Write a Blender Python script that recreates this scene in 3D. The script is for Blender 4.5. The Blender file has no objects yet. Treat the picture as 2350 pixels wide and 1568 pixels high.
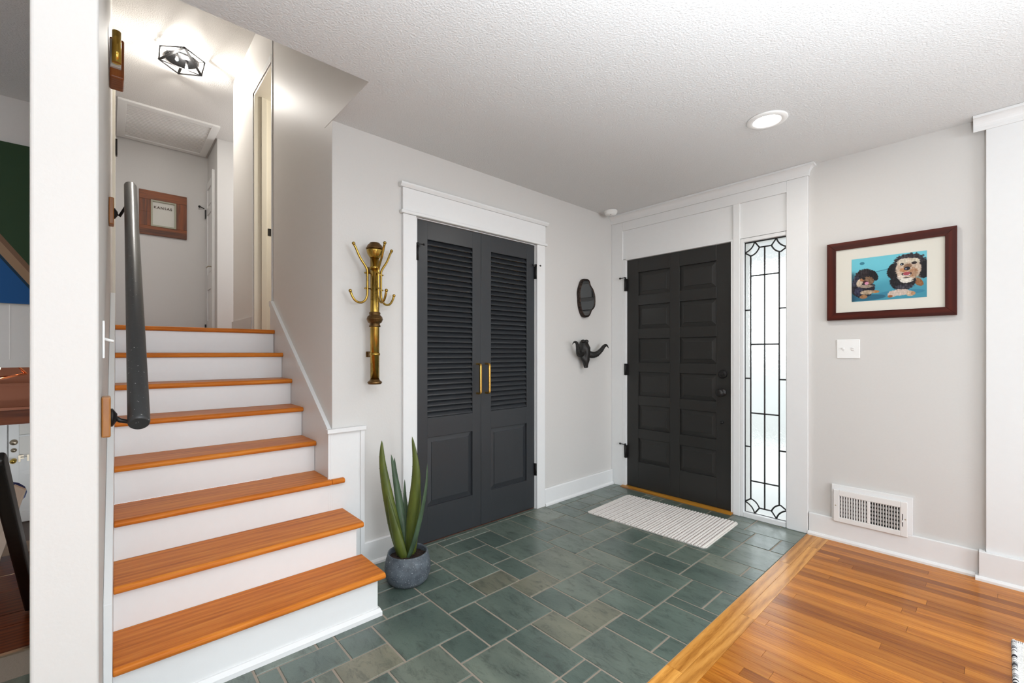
import bpy, bmesh, math, random
from mathutils import Vector, Matrix, noise
D=bpy.data; S=bpy.context.scene; COL=S.collection
R=math.radians
# ---------------------------------------------------------------- camera, world, light, exposure
cam=D.cameras.new('camera'); co=D.objects.new('camera',cam); COL.objects.link(co)
co.location=(0,0,1.2); co.rotation_euler=(R(90),0,R(47.7))
cam.sensor_width=36; cam.lens=1020/2350*36; cam.shift_y=27/2350; cam.clip_start=.02
S.camera=co
S.view_settings.view_transform='Standard'; S.view_settings.look='None'; S.view_settings.gamma=1
S.view_settings.use_curve_mapping=False; S.view_settings.exposure=0.10
w=D.worlds.new('sky'); S.world=w; w.use_nodes=True
bg=w.node_tree.nodes['Background']; bg.inputs[0].default_value=(.90,.955,1,1); bg.inputs[1].default_value=3.2
def area(name,loc,rot,sx,sy,power,col=(1,1,1)):
    l=D.lights.new(name,'AREA'); l.shape='RECTANGLE'; l.size=sx; l.size_y=sy; l.energy=power; l.color=col
    o=D.objects.new(name,l); o.location=loc; o.rotation_euler=rot; COL.objects.link(o); return o
# daylight entering by the windows of the room behind and beside the camera
area('window_daylight_south',(3.15,-2.93,1.5),(R(90),0,R(0)),1.9,1.2,5,(.80,.91,1))
area('window_daylight_east',(4.43,1.0,1.4),(R(90),0,R(90)),2.2,1.5,82,(.84,.92,1))
# added fill spot aimed up at the ceiling, standing in for a bounced flash
l=D.lights.new('ceiling_fill_spot','SPOT'); l.energy=780; l.color=(.86,.93,1); l.spot_size=R(150); l.spot_blend=1; l.shadow_soft_size=.08
o=D.objects.new('ceiling_fill_spot',l); o.location=(.55,.3,.62); o.rotation_euler=(R(180),R(12),0); COL.objects.link(o)
def point(name,loc,power,r=.03,col=(1,1,1)):
    l=D.lights.new(name,'POINT'); l.energy=power; l.shadow_soft_size=r; l.color=col
    o=D.objects.new(name,l); o.location=loc; COL.objects.link(o); return o
def down(name,loc,power,r=.06):
    l=D.lights.new(name,'AREA'); l.shape='DISK'; l.size=r*2; l.energy=power; l.color=(1,.95,.88)
    o=D.objects.new(name,l); o.location=loc; COL.objects.link(o); return o

# ---------------------------------------------------------------- materials
def mat(name,col=(.8,.8,.8),rough=.5,metal=0,spec=.5,coat=0,emit=None,es=1):
    m=D.materials.new(name); m.use_nodes=True; b=m.node_tree.nodes['Principled BSDF']
    b.inputs['Base Color'].default_value=(*col,1); b.inputs['Roughness'].default_value=rough; b.inputs['Metallic'].default_value=metal
    b.inputs['Specular IOR Level'].default_value=spec; b.inputs['Coat Weight'].default_value=coat
    if emit: b.inputs['Emission Color'].default_value=(*emit,1); b.inputs['Emission Strength'].default_value=es
    return m
def N(m,t,**k):
    n=m.node_tree.nodes.new(t)
    for a,v in k.items(): setattr(n,a,v)
    return n
def L(m,a,b): m.node_tree.links.new(a,b)
def B(m): return m.node_tree.nodes['Principled BSDF']
def coords(m,scale=(1,1,1)):
    tc=N(m,'ShaderNodeTexCoord'); mp=N(m,'ShaderNodeMapping'); mp.inputs['Scale'].default_value=scale
    L(m,tc.outputs['Object'],mp.inputs['Vector']); return mp.outputs['Vector']
def noisetex(m,vec,scale,detail=3,rough=.5,dist=0):
    n=N(m,'ShaderNodeTexNoise'); n.inputs['Scale'].default_value=scale; n.inputs['Detail'].default_value=detail
    n.inputs['Roughness'].default_value=rough; n.inputs['Distortion'].default_value=dist; L(m,vec,n.inputs['Vector']); return n.outputs['Fac']
def ramp(m,fac,stops):
    r=N(m,'ShaderNodeValToRGB'); e=r.color_ramp.elements
    e[0].position=stops[0][0]; e[0].color=(*stops[0][1],1); e[1].position=stops[-1][0]; e[1].color=(*stops[-1][1],1)
    for p,c in stops[1:-1]:
        x=e.new(p); x.color=(*c,1)
    L(m,fac,r.inputs['Fac']); return r.outputs['Color']
def mix(m,a,b,fac,mode='MIX'):
    n=N(m,'ShaderNodeMix',data_type='RGBA',blend_type=mode)
    if isinstance(fac,float): n.inputs[0].default_value=fac
    else: L(m,fac,n.inputs[0])
    for s,v in((6,a),(7,b)):
        if isinstance(v,tuple): n.inputs[s].default_value=(*v,1)
        else: L(m,v,n.inputs[s])
    return n.outputs[2]
def bump(m,h,strength=.2,dist=.01):
    b=N(m,'ShaderNodeBump'); b.inputs['Strength'].default_value=strength; b.inputs['Distance'].default_value=dist
    L(m,h,b.inputs['Height']); L(m,b.outputs['Normal'],B(m).inputs['Normal'])
def attr(m,name):
    a=N(m,'ShaderNodeAttribute'); a.attribute_name=name; return a
def plaster(name,col,rough=.6,scale=60,st=.06,bd=.004):
    m=mat(name,col,rough,spec=.3); v=coords(m); n=noisetex(m,v,scale,4)
    L(m,mix(m,tuple(c*.97 for c in col),col,n),B(m).inputs['Base Color']); bump(m,n,st,bd); return m
M={}
M['wall']=plaster('wall_paint',(.67,.655,.63),.55,90,.08)
M['stairwall']=plaster('stairwell_paint',(.80,.78,.75),.46,90,.08)
M['hall']=plaster('hall_paint',(.71,.70,.685),.5,90,.06)
M['ceil']=plaster('stippled_ceiling_paint',(.76,.765,.76),.75,115,.6,.007)
M['hallceil']=plaster('hall_ceiling_paint',(.74,.725,.70),.75,115,.6,.007)
M['trim']=plaster('white_trim_paint',(.82,.825,.82),.34,30,.02)
M['cream']=plaster('cream_trim_paint',(.82,.78,.68),.35,30,.02)
M['plastic']=mat('white_plastic',(.88,.88,.86),.3)
M['plastic2']=mat('offwhite_plastic',(.82,.81,.79),.4)
M['black']=mat('black_metal',(.012,.011,.011),.4,.3)
M['dark']=mat('void_shade_black',(.01,.01,.01),.9)  # near-black standing in for the shade inside openings
def painted(name,col,rough):
    m=mat(name,col,rough,spec=.5); v=coords(m,(14,14,1.2)); n=noisetex(m,v,12,4,.6); bump(m,n,.10,.002)
    r=N(m,'ShaderNodeMapRange'); r.inputs[3].default_value=rough-.05; r.inputs[4].default_value=rough+.09; L(m,n,r.inputs[0]); L(m,r.outputs[0],B(m).inputs['Roughness']); return m
M['charcoal']=painted('charcoal_paint',(.028,.031,.035),.33)
M['doorblack']=painted('black_door_paint',(.017,.0165,.015),.40)
def wood(name,cs,axis='y',rough=.3,fine=90,coat=.15,big=5,wmix=.35):
    m=mat(name,cs[0],rough,coat=coat)
    sc={'x':(.06,1,1),'y':(1,.06,1),'z':(1,1,.06)}[axis]
    v=coords(m,sc); f=noisetex(m,v,fine,5,.65,.4); g=noisetex(m,v,big*4,3,.5,1.5)
    wv=N(m,'ShaderNodeTexWave',wave_type='BANDS',bands_direction={'x':'Z','y':'X','z':'X'}[axis]); wv.inputs['Scale'].default_value=big*3; wv.inputs['Distortion'].default_value=9; wv.inputs['Detail'].default_value=3; wv.inputs['Detail Scale'].default_value=.8
    L(m,v,wv.inputs['Vector'])
    a=mix(m,f,wv.outputs['Fac'],wmix); a=mix(m,a,g,.35)
    c=ramp(m,a,[(.25,cs[2]),(.5,cs[1]),(.75,cs[0])]); L(m,c,B(m).inputs['Base Color']); bump(m,f,.05,.002); return m
M['tread']=wood('orange_fir_wood',[(.76,.30,.045),(.60,.175,.020),(.33,.068,.007)],'y',.38,85,0,3,.16); B(M['tread']).inputs['Specular IOR Level'].default_value=.14
M['oakblock']=wood('honey_oak_wood',[(.52,.24,.06),(.42,.17,.035),(.25,.08,.015)],'z',.35)
M['cherry']=wood('cherry_frame_wood',[(.095,.013,.005),(.062,.008,.003),(.03,.004,.002)],'x',.4,60,0,2); B(M['cherry']).inputs['Specular IOR Level'].default_value=.25
M['cherry_z']=wood('cherry_frame_wood_upright',[(.095,.013,.005),(.062,.008,.003),(.03,.004,.002)],'z',.4,60,0,2); B(M['cherry_z']).inputs['Specular IOR Level'].default_value=.25
M['reclaimed']=wood('rustic_orange_wood',[(.34,.085,.008),(.17,.04,.004),(.02,.007,.002)],'y',.5,60,0,9)
M['chimewood']=wood('orange_chime_wood',[(.40,.13,.035),(.32,.09,.02),(.2,.05,.012)],'z',.3)
M['darkwood']=wood('dark_brown_wood',[(.010,.006,.004),(.006,.0035,.0025),(.003,.002,.0015)],'z',.35,60,0)
M['brownwood']=wood('red_brown_wood',[(.22,.055,.015),(.15,.035,.01),(.06,.012,.004)],'y',.25)
M['threshold']=wood('golden_threshold_wood',[(.50,.24,.03),(.38,.16,.015),(.2,.07,.01)],'x',.3,90,.3)
M['redstrip']=mat('red_brown_strip',(.10,.03,.015),.5)
def metalm(name,col,rough,scale=25,dark=.35):
    m=mat(name,col,rough,1); n=noisetex(m,coords(m),scale,5,.6)
    L(m,ramp(m,n,[(.3,tuple(c*dark for c in col)),(.6,col)]),B(m).inputs['Base Color'])
    r=N(m,'ShaderNodeMapRange'); r.inputs[3].default_value=rough+.15; r.inputs[4].default_value=rough-.04; L(m,n,r.inputs[0]); L(m,r.outputs[0],B(m).inputs['Roughness']); return m
M['brass']=metalm('aged_brass',(.52,.34,.075),.20,14,.5)
M['brassdark']=metalm('tarnished_brass',(.20,.115,.045),.38,30,.5)
M['gold']=mat('satin_gold',(.70,.42,.11),.22,1)
M['polbrass']=mat('polished_brass',(.80,.55,.12),.15,1)
M['copper']=mat('copper',(.75,.30,.16),.25,1)
M['nickel']=mat('aged_nickel',(.5,.43,.33),.3,1)
M['iron']=metalm('black_iron_paint',(.05,.05,.052),.36,70,.5)
def railm():
    m=mat('worn_black_rail_paint',(.03,.031,.032),.33); v=coords(m); n=noisetex(m,v,140,2,.4)
    L(m,ramp(m,n,[(.0,(.028,.029,.03)),(.72,(.03,.031,.032)),(.76,(.35,.35,.34))]),B(m).inputs['Base Color']); bump(m,noisetex(m,v,60,3),.15,.002); return m
M['rail']=railm()
def mirrorframe():
    m=mat('hammered_bronze',(.05,.035,.028),.45,.8); n=noisetex(m,coords(m),60,4)
    L(m,ramp(m,n,[(.35,(.012,.01,.009)),(.65,(.075,.05,.04))]),B(m).inputs['Base Color']); bump(m,n,.6,.005); return m
M['bronze']=mirrorframe()
M['mirror']=mat('mirror_glass',(.82,.84,.84),.01,1)
M['resin']=mat('black_resin',(.010,.009,.008),.5); bump(M['resin'],noisetex(M['resin'],coords(M['resin']),80,4),.5,.004)
def slate():
    m=mat('green_slate',(.1,.13,.12),.4,spec=.6,coat=.4); B(m).inputs['Coat Roughness'].default_value=.2; a=attr(m,'rnd')
    sep=N(m,'ShaderNodeSeparateColor'); L(m,a.outputs['Color'],sep.inputs[0])
    tc=N(m,'ShaderNodeTexCoord'); add=N(m,'ShaderNodeVectorMath',operation='MULTIPLY_ADD'); L(m,a.outputs['Color'],add.inputs[0]); add.inputs[1].default_value=(7,9,5); L(m,tc.outputs['Object'],add.inputs[2])
    base=ramp(m,sep.outputs[0],[(0,(.080,.116,.102)),(.3,(.104,.145,.127)),(.6,(.134,.170,.147)),(.78,(.165,.190,.158)),(.9,(.172,.176,.134)),(1,(.19,.187,.142))])
    mp=N(m,'ShaderNodeMapping'); mp.inputs['Scale'].default_value=(1,2.4,1); mp.inputs['Rotation'].default_value=(0,0,.7); L(m,add.outputs[0],mp.inputs[0])
    n1=noisetex(m,mp.outputs[0],11,8,.78,.5); n2=noisetex(m,add.outputs[0],70,5,.7,.2); n3=noisetex(m,mp.outputs[0],3,2,.5)
    c=mix(m,base,(.02,.028,.026),ramp(m,n1,[(.50,(0,0,0)),(.70,(.75,.75,.75))]))
    c=mix(m,c,(.14,.17,.15),ramp(m,n2,[(.55,(0,0,0)),(.8,(.35,.35,.35))]))
    c=mix(m,c,ramp(m,n3,[(.3,(.75,.78,.75)),(.7,(1.25,1.22,1.15))]),1.0,'MULTIPLY')
    L(m,c,B(m).inputs['Base Color'])
    h=mix(m,n1,n2,.3); bump(m,h,.45,.006)
    r=N(m,'ShaderNodeMapRange'); r.inputs[3].default_value=.22; r.inputs[4].default_value=.5; L(m,n1,r.inputs[0]); L(m,r.outputs[0],B(m).inputs['Roughness']); return m
M['slate']=slate()
M['grout']=plaster('tan_grout',(.35,.295,.24),.8,120,.3)
def oakfloor(name,axis,cs):
    m=mat(name,cs[0],.36,coat=.45,spec=.08); B(m).inputs['Coat Roughness'].default_value=.19
    a=attr(m,'rnd'); sep=N(m,'ShaderNodeSeparateColor'); L(m,a.outputs['Color'],sep.inputs[0])
    tc=N(m,'ShaderNodeTexCoord'); add=N(m,'ShaderNodeVectorMath',operation='MULTIPLY_ADD'); L(m,a.outputs['Color'],add.inputs[0]); add.inputs[1].default_value=(11,13,5); L(m,tc.outputs['Object'],add.inputs[2])
    mp=N(m,'ShaderNodeMapping'); mp.inputs['Scale'].default_value=(.05,1,1) if axis=='x' else (1,.09,1); L(m,add.outputs[0],mp.inputs[0]); v=mp.outputs[0]
    f=noisetex(m,v,130,5,.7,.3)
    wv=N(m,'ShaderNodeTexWave',wave_type='BANDS',bands_direction='Y' if axis=='x' else 'X'); wv.inputs['Scale'].default_value=(3.5 if axis=='x' else 9); wv.inputs['Distortion'].default_value=(8 if axis=='x' else 14); wv.inputs['Detail'].default_value=2; wv.inputs['Detail Scale'].default_value=.6; L(m,v,wv.inputs['Vector'])
    g=mix(m,f,wv.outputs['Fac'],(.14 if axis=='x' else .3))
    c=ramp(m,g,[(.25,cs[2]),(.5,cs[1]),(.78,cs[0])])
    tint=ramp(m,sep.outputs[1],[(0,(.62,.52,.42)),(.25,(.9,.85,.8)),(.7,(1.1,1.05,1)),(1,(1.3,1.3,1.25))])
    c=mix(m,c,tint,1.0,'MULTIPLY'); L(m,c,B(m).inputs['Base Color']); bump(m,f,.04,.002); return m
M['oak_x']=oakfloor('oak_strip_floor','x',[(.58,.245,.036),(.45,.160,.018),(.25,.072,.007)])
M['oak_y']=oakfloor('oak_border_floor','y',[(.72,.37,.095),(.58,.265,.055),(.36,.14,.022)])
def glassm():
    m=mat('textured_glass',(.96,.98,.97),.12); b=B(m); b.inputs['Transmission Weight'].default_value=1; b.inputs['IOR'].default_value=1.2
    n=noisetex(m,coords(m,(1,1,.5)),70,4,.6,.6); bump(m,n,.5,.01); return m
M['glass']=glassm()
M['lead']=mat('black_lead_came',(.012,.012,.012),.5)
M['clear']=mat('clear_glass',(1,1,1),.02); B(M['clear']).inputs['Transmission Weight'].default_value=1
M['bulb']=mat('glowing_bulb',(1,1,1),.3,emit=(1,.96,.90),es=3300)
M['warmbulb']=mat('warm_bulb',(1,1,1),.3,emit=(1,.78,.5),es=8)
M['led']=mat('led_lens',(1,1,1),.3,emit=(1,.97,.92),es=3.5)
def potm():
    m=mat('blue_grey_concrete',(.1,.12,.14),.55); v=coords(m); n=noisetex(m,v,22,5,.6); s=noisetex(m,v,170,2,.5)
    c=ramp(m,n,[(.3,(.05,.062,.075)),(.7,(.13,.155,.18))]); c=mix(m,c,(.5,.52,.52),ramp(m,s,[(.64,(0,0,0)),(.70,(.8,.8,.8))])); L(m,c,B(m).inputs['Base Color']); bump(m,n,.3,.004); return m
M['pot']=potm()
def soilm():
    m=mat('brown_soil',(.03,.015,.01),.95); n=noisetex(m,coords(m),90,5,.7); L(m,ramp(m,n,[(.35,(.008,.004,.003)),(.7,(.085,.04,.025))]),B(m).inputs['Base Color']); bump(m,n,1,.02); return m
M['soil']=soilm()
def leafm(name,a,b):
    m=mat(name,a,.4,spec=.4); n=noisetex(m,coords(m,(1,1,.25)),30,4,.6); L(m,ramp(m,n,[(.3,b),(.7,a)]),B(m).inputs['Base Color']); return m
M['leaf']=leafm('olive_green_leaf',(.115,.145,.022),(.055,.078,.016))
M['leafblue']=leafm('blue_green_leaf',(.085,.14,.075),(.035,.06,.035))
def attrm(name,rough=.8,nz=0,spec=.3):
    m=mat(name,(1,1,1),rough,spec=spec); a=attr(m,'col')
    if nz:
        n=noisetex(m,coords(m),nz,3); c=mix(m,a.outputs['Color'],ramp(m,n,[(.3,(.7,.7,.7)),(.7,(1.2,1.2,1.2))]),1.0,'MULTIPLY'); L(m,c,B(m).inputs['Base Color']); bump(m,n,.5,.003)
    else: L(m,a.outputs['Color'],B(m).inputs['Base Color'])
    return m
M['matwool']=attrm('woven_mat_yarn',.9,400)
M['rugwool']=attrm('rug_wool',.95,260)
M['print']=attrm('photo_print',.35)
M['canvas']=attrm('painted_canvas',.7,0)
M['matboard']=mat('cream_matboard',(.70,.68,.605),.8,spec=.2)
M['paper']=mat('offwhite_paper',(.72,.71,.66),.7)
M['ink']=mat('brown_ink',(.09,.06,.045),.8)
M['terracotta']=mat('terracotta_paint',(.42,.17,.10),.6)
M['navy']=mat('blue_fabric',(.008,.02,.14),.8)
M['paleboard']=mat('pale_painted_board',(.55,.47,.40),.5)
M['lowerfloor']=mat('grey_brown_floor',(.10,.065,.05),.5)
M['brownfloor']=oakfloor('reddish_plank_floor','y',[(.14,.028,.006),(.09,.018,.004),(.035,.007,.002)])  # weaker light at far left put into the darker board colours

# ---------------------------------------------------------------- mesh helpers
class MB:
    def __init__(s): s.v=[]; s.f=[]; s.c=[]; s.sm=[]
    def add(s,vs,fs,col=None,smooth=False):
        o=len(s.v); s.v+=[Vector(p) for p in vs]
        for f in fs: s.f.append([i+o for i in f]); s.c.append(col); s.sm.append(smooth)
        return s
    def box(s,x0,x1,y0,y1,z0,z1,col=None):
        vs=[(x,y,z) for z in(z0,z1) for y in(y0,y1) for x in(x0,x1)]
        return s.add(vs,[(0,2,3,1),(4,5,7,6),(0,1,5,4),(2,6,7,3),(0,4,6,2),(1,3,7,5)],col)
    def prism(s,pts,a,d0,d1,col=None,smooth=False):
        """polygon pts (2D) extruded along axis a from d0 to d1"""
        n=len(pts)
        def P(p,d): return {'x':(d,p[0],p[1]),'y':(p[0],d,p[1]),'z':(p[0],p[1],d)}[a]
        vs=[P(p,d0) for p in pts]+[P(p,d1) for p in pts]
        s.add(vs,[tuple(range(n)),tuple(range(2*n-1,n-1,-1))],col)
        o=len(s.v)-2*n
        for i in range(n): s.f.append([o+i,o+(i+1)%n,o+n+(i+1)%n,o+n+i]); s.c.append(col); s.sm.append(smooth)
        return s
    def tube(s,pts,r,seg=10,col=None,caps=True,rs=None):
        pts=[Vector(p) for p in pts]; n=len(pts); vs=[]; up=None
        for i,p in enumerate(pts):
            t=(pts[min(i+1,n-1)]-pts[max(i-1,0)]).normalized()
            if up is None:
                up=Vector((0,0,1)) if abs(t.z)<.9 else Vector((1,0,0))
            u=(up-t*up.dot(t)).normalized(); w_=t.cross(u); up=u
            rr=rs[i] if rs else r
            for k in range(seg):
                a=2*math.pi*k/seg; vs.append(p+u*math.cos(a)*rr+w_*math.sin(a)*rr)
        fs=[(i*seg+k,i*seg+(k+1)%seg,(i+1)*seg+(k+1)%seg,(i+1)*seg+k) for i in range(n-1) for k in range(seg)]
        s.add(vs,fs,col,True)
        if caps:
            o=len(s.v)-n*seg
            s.f.append([o+k for k in range(seg)][::-1]); s.c.append(col); s.sm.append(False)
            s.f.append([o+(n-1)*seg+k for k in range(seg)]); s.c.append(col); s.sm.append(False)
        return s
    def lathe(s,prof,c,axis='z',seg=32,col=None):
        """prof list of (r,h) ; c centre"""
        vs=[]; n=len(prof); c=Vector(c)
        for r,h in prof:
            for k in range(seg):
                a=2*math.pi*k/seg; x,y=math.cos(a)*r,math.sin(a)*r
                vs.append(c+Vector({'z':(x,y,h),'x':(h,x,y),'y':(x,h,y)}[axis]))
        fs=[(i*seg+k,i*seg+(k+1)%seg,(i+1)*seg+(k+1)%seg,(i+1)*seg+k) for i in range(n-1) for k in range(seg)]
        s.add(vs,fs,col,True)
        o=len(s.v)-n*seg
        if prof[0][0]>1e-5: s.f.append([o+k for k in range(seg)][::-1]); s.c.append(col); s.sm.append(False)
        if prof[-1][0]>1e-5: s.f.append([o+(n-1)*seg+k for k in range(seg)]); s.c.append(col); s.sm.append(False)
        return s
    def ball(s,c,r,seg=14,sc=(1,1,1),col=None):
        n=8; pr=[(max(1e-6,math.sin(math.pi*i/n)),-math.cos(math.pi*i/n)) for i in range(n+1)]
        vs=[];c=Vector(c)
        for a,h in pr:
            for k in range(seg):
                t=2*math.pi*k/seg; vs.append(c+Vector((math.cos(t)*a*r*sc[0],math.sin(t)*a*r*sc[1],h*r*sc[2])))
        fs=[(i*seg+k,i*seg+(k+1)%seg,(i+1)*seg+(k+1)%seg,(i+1)*seg+k) for i in range(n) for k in range(seg)]
        return s.add(vs,fs,col,True)
    def build(s,name,m,parent=None,bevel=0,attrname=None,seg=2,fix=True):
        me=D.meshes.new(name); off=Vector(parent.matrix_world.translation) if parent else Vector((0,0,0))
        if parent: 
            p=parent; off=Vector((0,0,0))
            while p: off+=p.location; p=p.parent
        me.from_pydata([tuple(v-off) for v in s.v],[],s.f)
        for i,p in enumerate(me.polygons): p.use_smooth=s.sm[i]
        if attrname:
            ca=me.color_attributes.new(attrname,'FLOAT_COLOR','CORNER')
            for i,p in enumerate(me.polygons):
                c=s.c[i] or (1,1,1)
                for li in p.loop_indices: ca.data[li].color=(*c,1)
        if fix:
            bm=bmesh.new(); bm.from_mesh(me); bmesh.ops.recalc_face_normals(bm,faces=bm.faces); bm.to_mesh(me); bm.free()
        me.materials.append(m)
        o=D.objects.new(name,me); COL.objects.link(o)
        if parent: o.parent=parent
        if bevel:
            b=o.modifiers.new('bevel','BEVEL'); b.width=bevel; b.segments=seg; b.limit_method='ANGLE'; b.angle_limit=R(40)
        return o
def tag(o,label,cat,group=None):
    o['label']=label; o['category']=cat
    if group: o['group']=group
    return o
def thing(name,label,cat,loc,group=None):
    o=D.objects.new(name,None); COL.objects.link(o); o.location=loc; o.empty_display_size=.05; return tag(o,label,cat,group)
def struct(o,label=None,cat=None):
    o['kind']='structure'
    if label: o['label']=label
    if cat: o['category']=cat
    return o
def sempty(name,loc,label=None,cat=None):
    o=D.objects.new(name,None); COL.objects.link(o); o.location=loc; return struct(o,label,cat)

CE=2.453   # entry ceiling height
UF=1.367   # upper floor
UC=3.81    # upper ceiling
CW=-2.42   # closet wall face (x)
SY=.893   # right wall of the stairwell (y)
DW=3.465   # door wall face (y)
def wl(x): return -.016-.0136*(x+1.5)     # face of the wall left of the stairs

# ---------------------------------------------------------------- slate floor
U=.0765; V=.0755
TL=[(19,20,7,9),(19,20,9,12),(17,19,7,10),(17,20,5,7),(16,19,10,12),(16,20,12,15),(16,20,15,17),(14,17,8,10),(13,16,10,14),(14,16,14,17),(11,14,14,17),(17,20,17,20),(13,17,17,20),(11,13,17,20),(13,17,5,8),(11,14,8,10),(9,13,10,14),(7,11,14,16),(7,11,16,19),(9,11,19,22),(11,13,5,8),(9,11,7,10),(11,14,2,5),(7,11,4,7),(7,11,2,4),(6,9,7,9),(6,9,9,12),(7,9,12,14),(3,7,12,15),(4,7,5,7),(4,6,7,10),(3,6,10,12),(3,7,3,5),(7,9,0,2),(3,7,0,3),(0,4,5,8),(1,4,8,10),(0,1,8,10),(0,3,10,13),(0,3,13,14),(1,3,14,17),(0,1,14,17),(3,7,15,17),(4,7,17,19),(0,4,17,20),(1,4,20,22),(0,1,20,22),(6,9,19,21),(6,9,21,22),(4,6,19,22),(0,3,22,26),(1,3,26,29),(0,1,26,29),(3,6,22,24),(3,6,24,26),(3,6,26,28),(3,6,28,29),(0,4,29,32),(9,13,-2,2),(13,14,-1,2),(11,13,-4,-2),(11,13,-7,-4),(13,14,-4,-1),(9,11,-5,-2),(6,9,-3,0),(14,16,-1,2),(14,16,2,5),(17,19,22,24),(16,19,20,22),(13,16,20,22),(11,13,20,23)]
OLIVE={(11,13,5,8):.93,(9,11,7,10):.95,(4,6,7,10):.9,(4,7,5,7):.88,(9,11,-5,-2):.97,(9,13,10,14):.8,(7,11,14,16):.7,(17,20,17,20):.75}
random.seed(11)
occ=set(); tiles=[]
for t in TL:
    cells={(i,j) for i in range(t[0],t[1]) for j in range(t[2],t[3])}
    if cells&occ: continue
    occ|=cells; tiles.append(t)
sizes=[(3,4),(4,3),(2,3),(3,2),(4,2),(2,2),(1,3),(2,1),(1,2),(1,1)]
for j in range(-46,34):
    for i in range(0,21):
        if (i,j) in occ: continue
        ss=sizes[:6]; random.shuffle(ss)
        for a,b in ss+sizes[6:]:
            c={(ii,jj) for ii in range(i,i+a) for jj in range(j,j+b)}
            if not(c&occ) and i+a<=21 and j+b<=34: occ|=c; tiles.append((i,i+a,j,j+b)); break
mb=MB()
for t in tiles:
    x1=-.868-U*t[0]-(.0036 if t[0] else .001); x0=-.868-U*t[1]+.0036; y0=1.01+V*t[2]+.0036; y1=1.01+V*t[3]-.0036
    y1=min(y1,DW+.01)
    if y1-y0<.01: continue
    x0=max(x0,CW-.03)
    if x1<=x0: continue
    r=OLIVE.get(t, random.random()*.72); col=(r,random.random(),random.random())
    dz=random.uniform(-.0006,.0006); e=.002
    vs=[(x0,y0,-.004),(x1,y0,-.004),(x1,y1,-.004),(x0,y1,-.004),(x0+e,y0+e,dz),(x1-e,y0+e,dz),(x1-e,y1-e,dz),(x0+e,y1-e,dz)]
    mb.add(vs,[(4,5,6,7),(0,1,5,4),(1,2,6,5),(2,3,7,6),(3,0,4,7)],col)
fl=struct(mb.build('floor',M['slate'],attrname='rnd',fix=False),'green slate tile floor of the entry','floor')
MB().box(-4.2,-.866,-2.6,3.62,-.06,-.0028).build('grout',M['grout'],fl)
# ---------------------------------------------------------------- oak floor
mb=MB(); random.seed(5)
X0=-.866; 
def plank(mb,x0,x1,y0,y1,e=.0007):
    col=(random.random(),random.random(),random.random())
    vs=[(x0,y0,-.002),(x1,y0,-.002),(x1,y1,-.002),(x0,y1,-.002),(x0+e,y0+e,0),(x1-e,y0+e,0),(x1-e,y1-e,0),(x0+e,y1-e,0)]
    mb.add(vs,[(4,5,6,7),(0,1,5,4),(1,2,6,5),(2,3,7,6),(3,0,4,7)],col)
bo=MB()
for k,(a,b) in enumerate([(-.866,-.802),(-.802,-.744)]):
    y=-2.95
    while y<3.46:
        l=random.uniform(.9,1.7); plank(bo,a,b,y,min(y+l,3.47)); y+=l
y=-2.95
while y<3.46:
    x=-.744-random.uniform(0,.9); y1=min(y+.0572,3.47)
    while x<4.5:
        l=random.uniform(.35,1.3)
        if x+l>-.70: plank(mb,max(x,-.744),min(x+l,4.5),y,y1)
        x+=l
    y+=.0572
of=struct(mb.build('floor',M['oak_x'],attrname='rnd',fix=False),'golden oak strip floor','floor')
bo.build('border_boards',M['oak_y'],of,attrname='rnd',fix=False)
MB().box(-.866,4.5,-2.95,3.47,-.06,-.0015).build('subfloor',M['redstrip'],of)

# ---------------------------------------------------------------- walls of the entry
# closet wall with opening
OY0,OY1,OZ=1.405,2.448,2.050
mb=MB(); mb.box(CW-.11,CW,.895,OY0,0,CE); mb.box(CW-.11,CW,OY1,DW,0,CE); mb.box(CW-.11,CW,OY0,OY1,OZ,CE)
struct(mb.build('wall_left',M['wall']),'pale grey wall holding the closet doors','wall')
mb=MB(); mb.box(-3.2,-3.15,.9,DW,0,CE); mb.box(-3.15,CW-.11,DW-.6,DW-.55,0,CE); mb.box(-3.15,CW-.11,1.02,1.04,0,CE); mb.box(-3.15,CW-.11,1.04,2.865,2.4,2.42)
struct(mb.build('wall_closet',M['wall']))
MB().box(-3.15,CW-.012,1.04,2.86,-.02,.004).build('floor',M['redstrip'])['kind']='structure'
# door wall, openings for door and sidelight
DX0,DX1,DZ=-2.272,-1.352,2.035
GX0,GX1,GZ0,GZ1=-1.275,-.988,.03,2.018
W1=DW+.14
mb=MB(); mb.box(CW-.2,DX0,DW,W1,0,CE); mb.box(DX0,DX1,DW,W1,DZ,CE); mb.box(DX1,GX0,DW,W1,0,CE); mb.box(GX0,GX1,DW,W1,GZ1+.005,CE); mb.box(GX0,GX1,DW,W1,0,GZ0-.02); mb.box(GX1,4.6,DW,W1,0,CE)
struct(mb.build('wall_front',M['wall']),'pale grey wall with the front door','wall')
# ceiling with stair opening
mb=MB(); mb.box(-1.962,4.6,-3.05,3.6,CE,CE+.06); mb.box(CW-.1,-1.962,SY+.0005,3.6,CE,CE+.06); mb.box(-3.3,-1.962,-3.05,-.138,CE,CE+.06)
struct(mb.build('ceiling',M['ceil']),'white stippled ceiling','ceiling')
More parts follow.
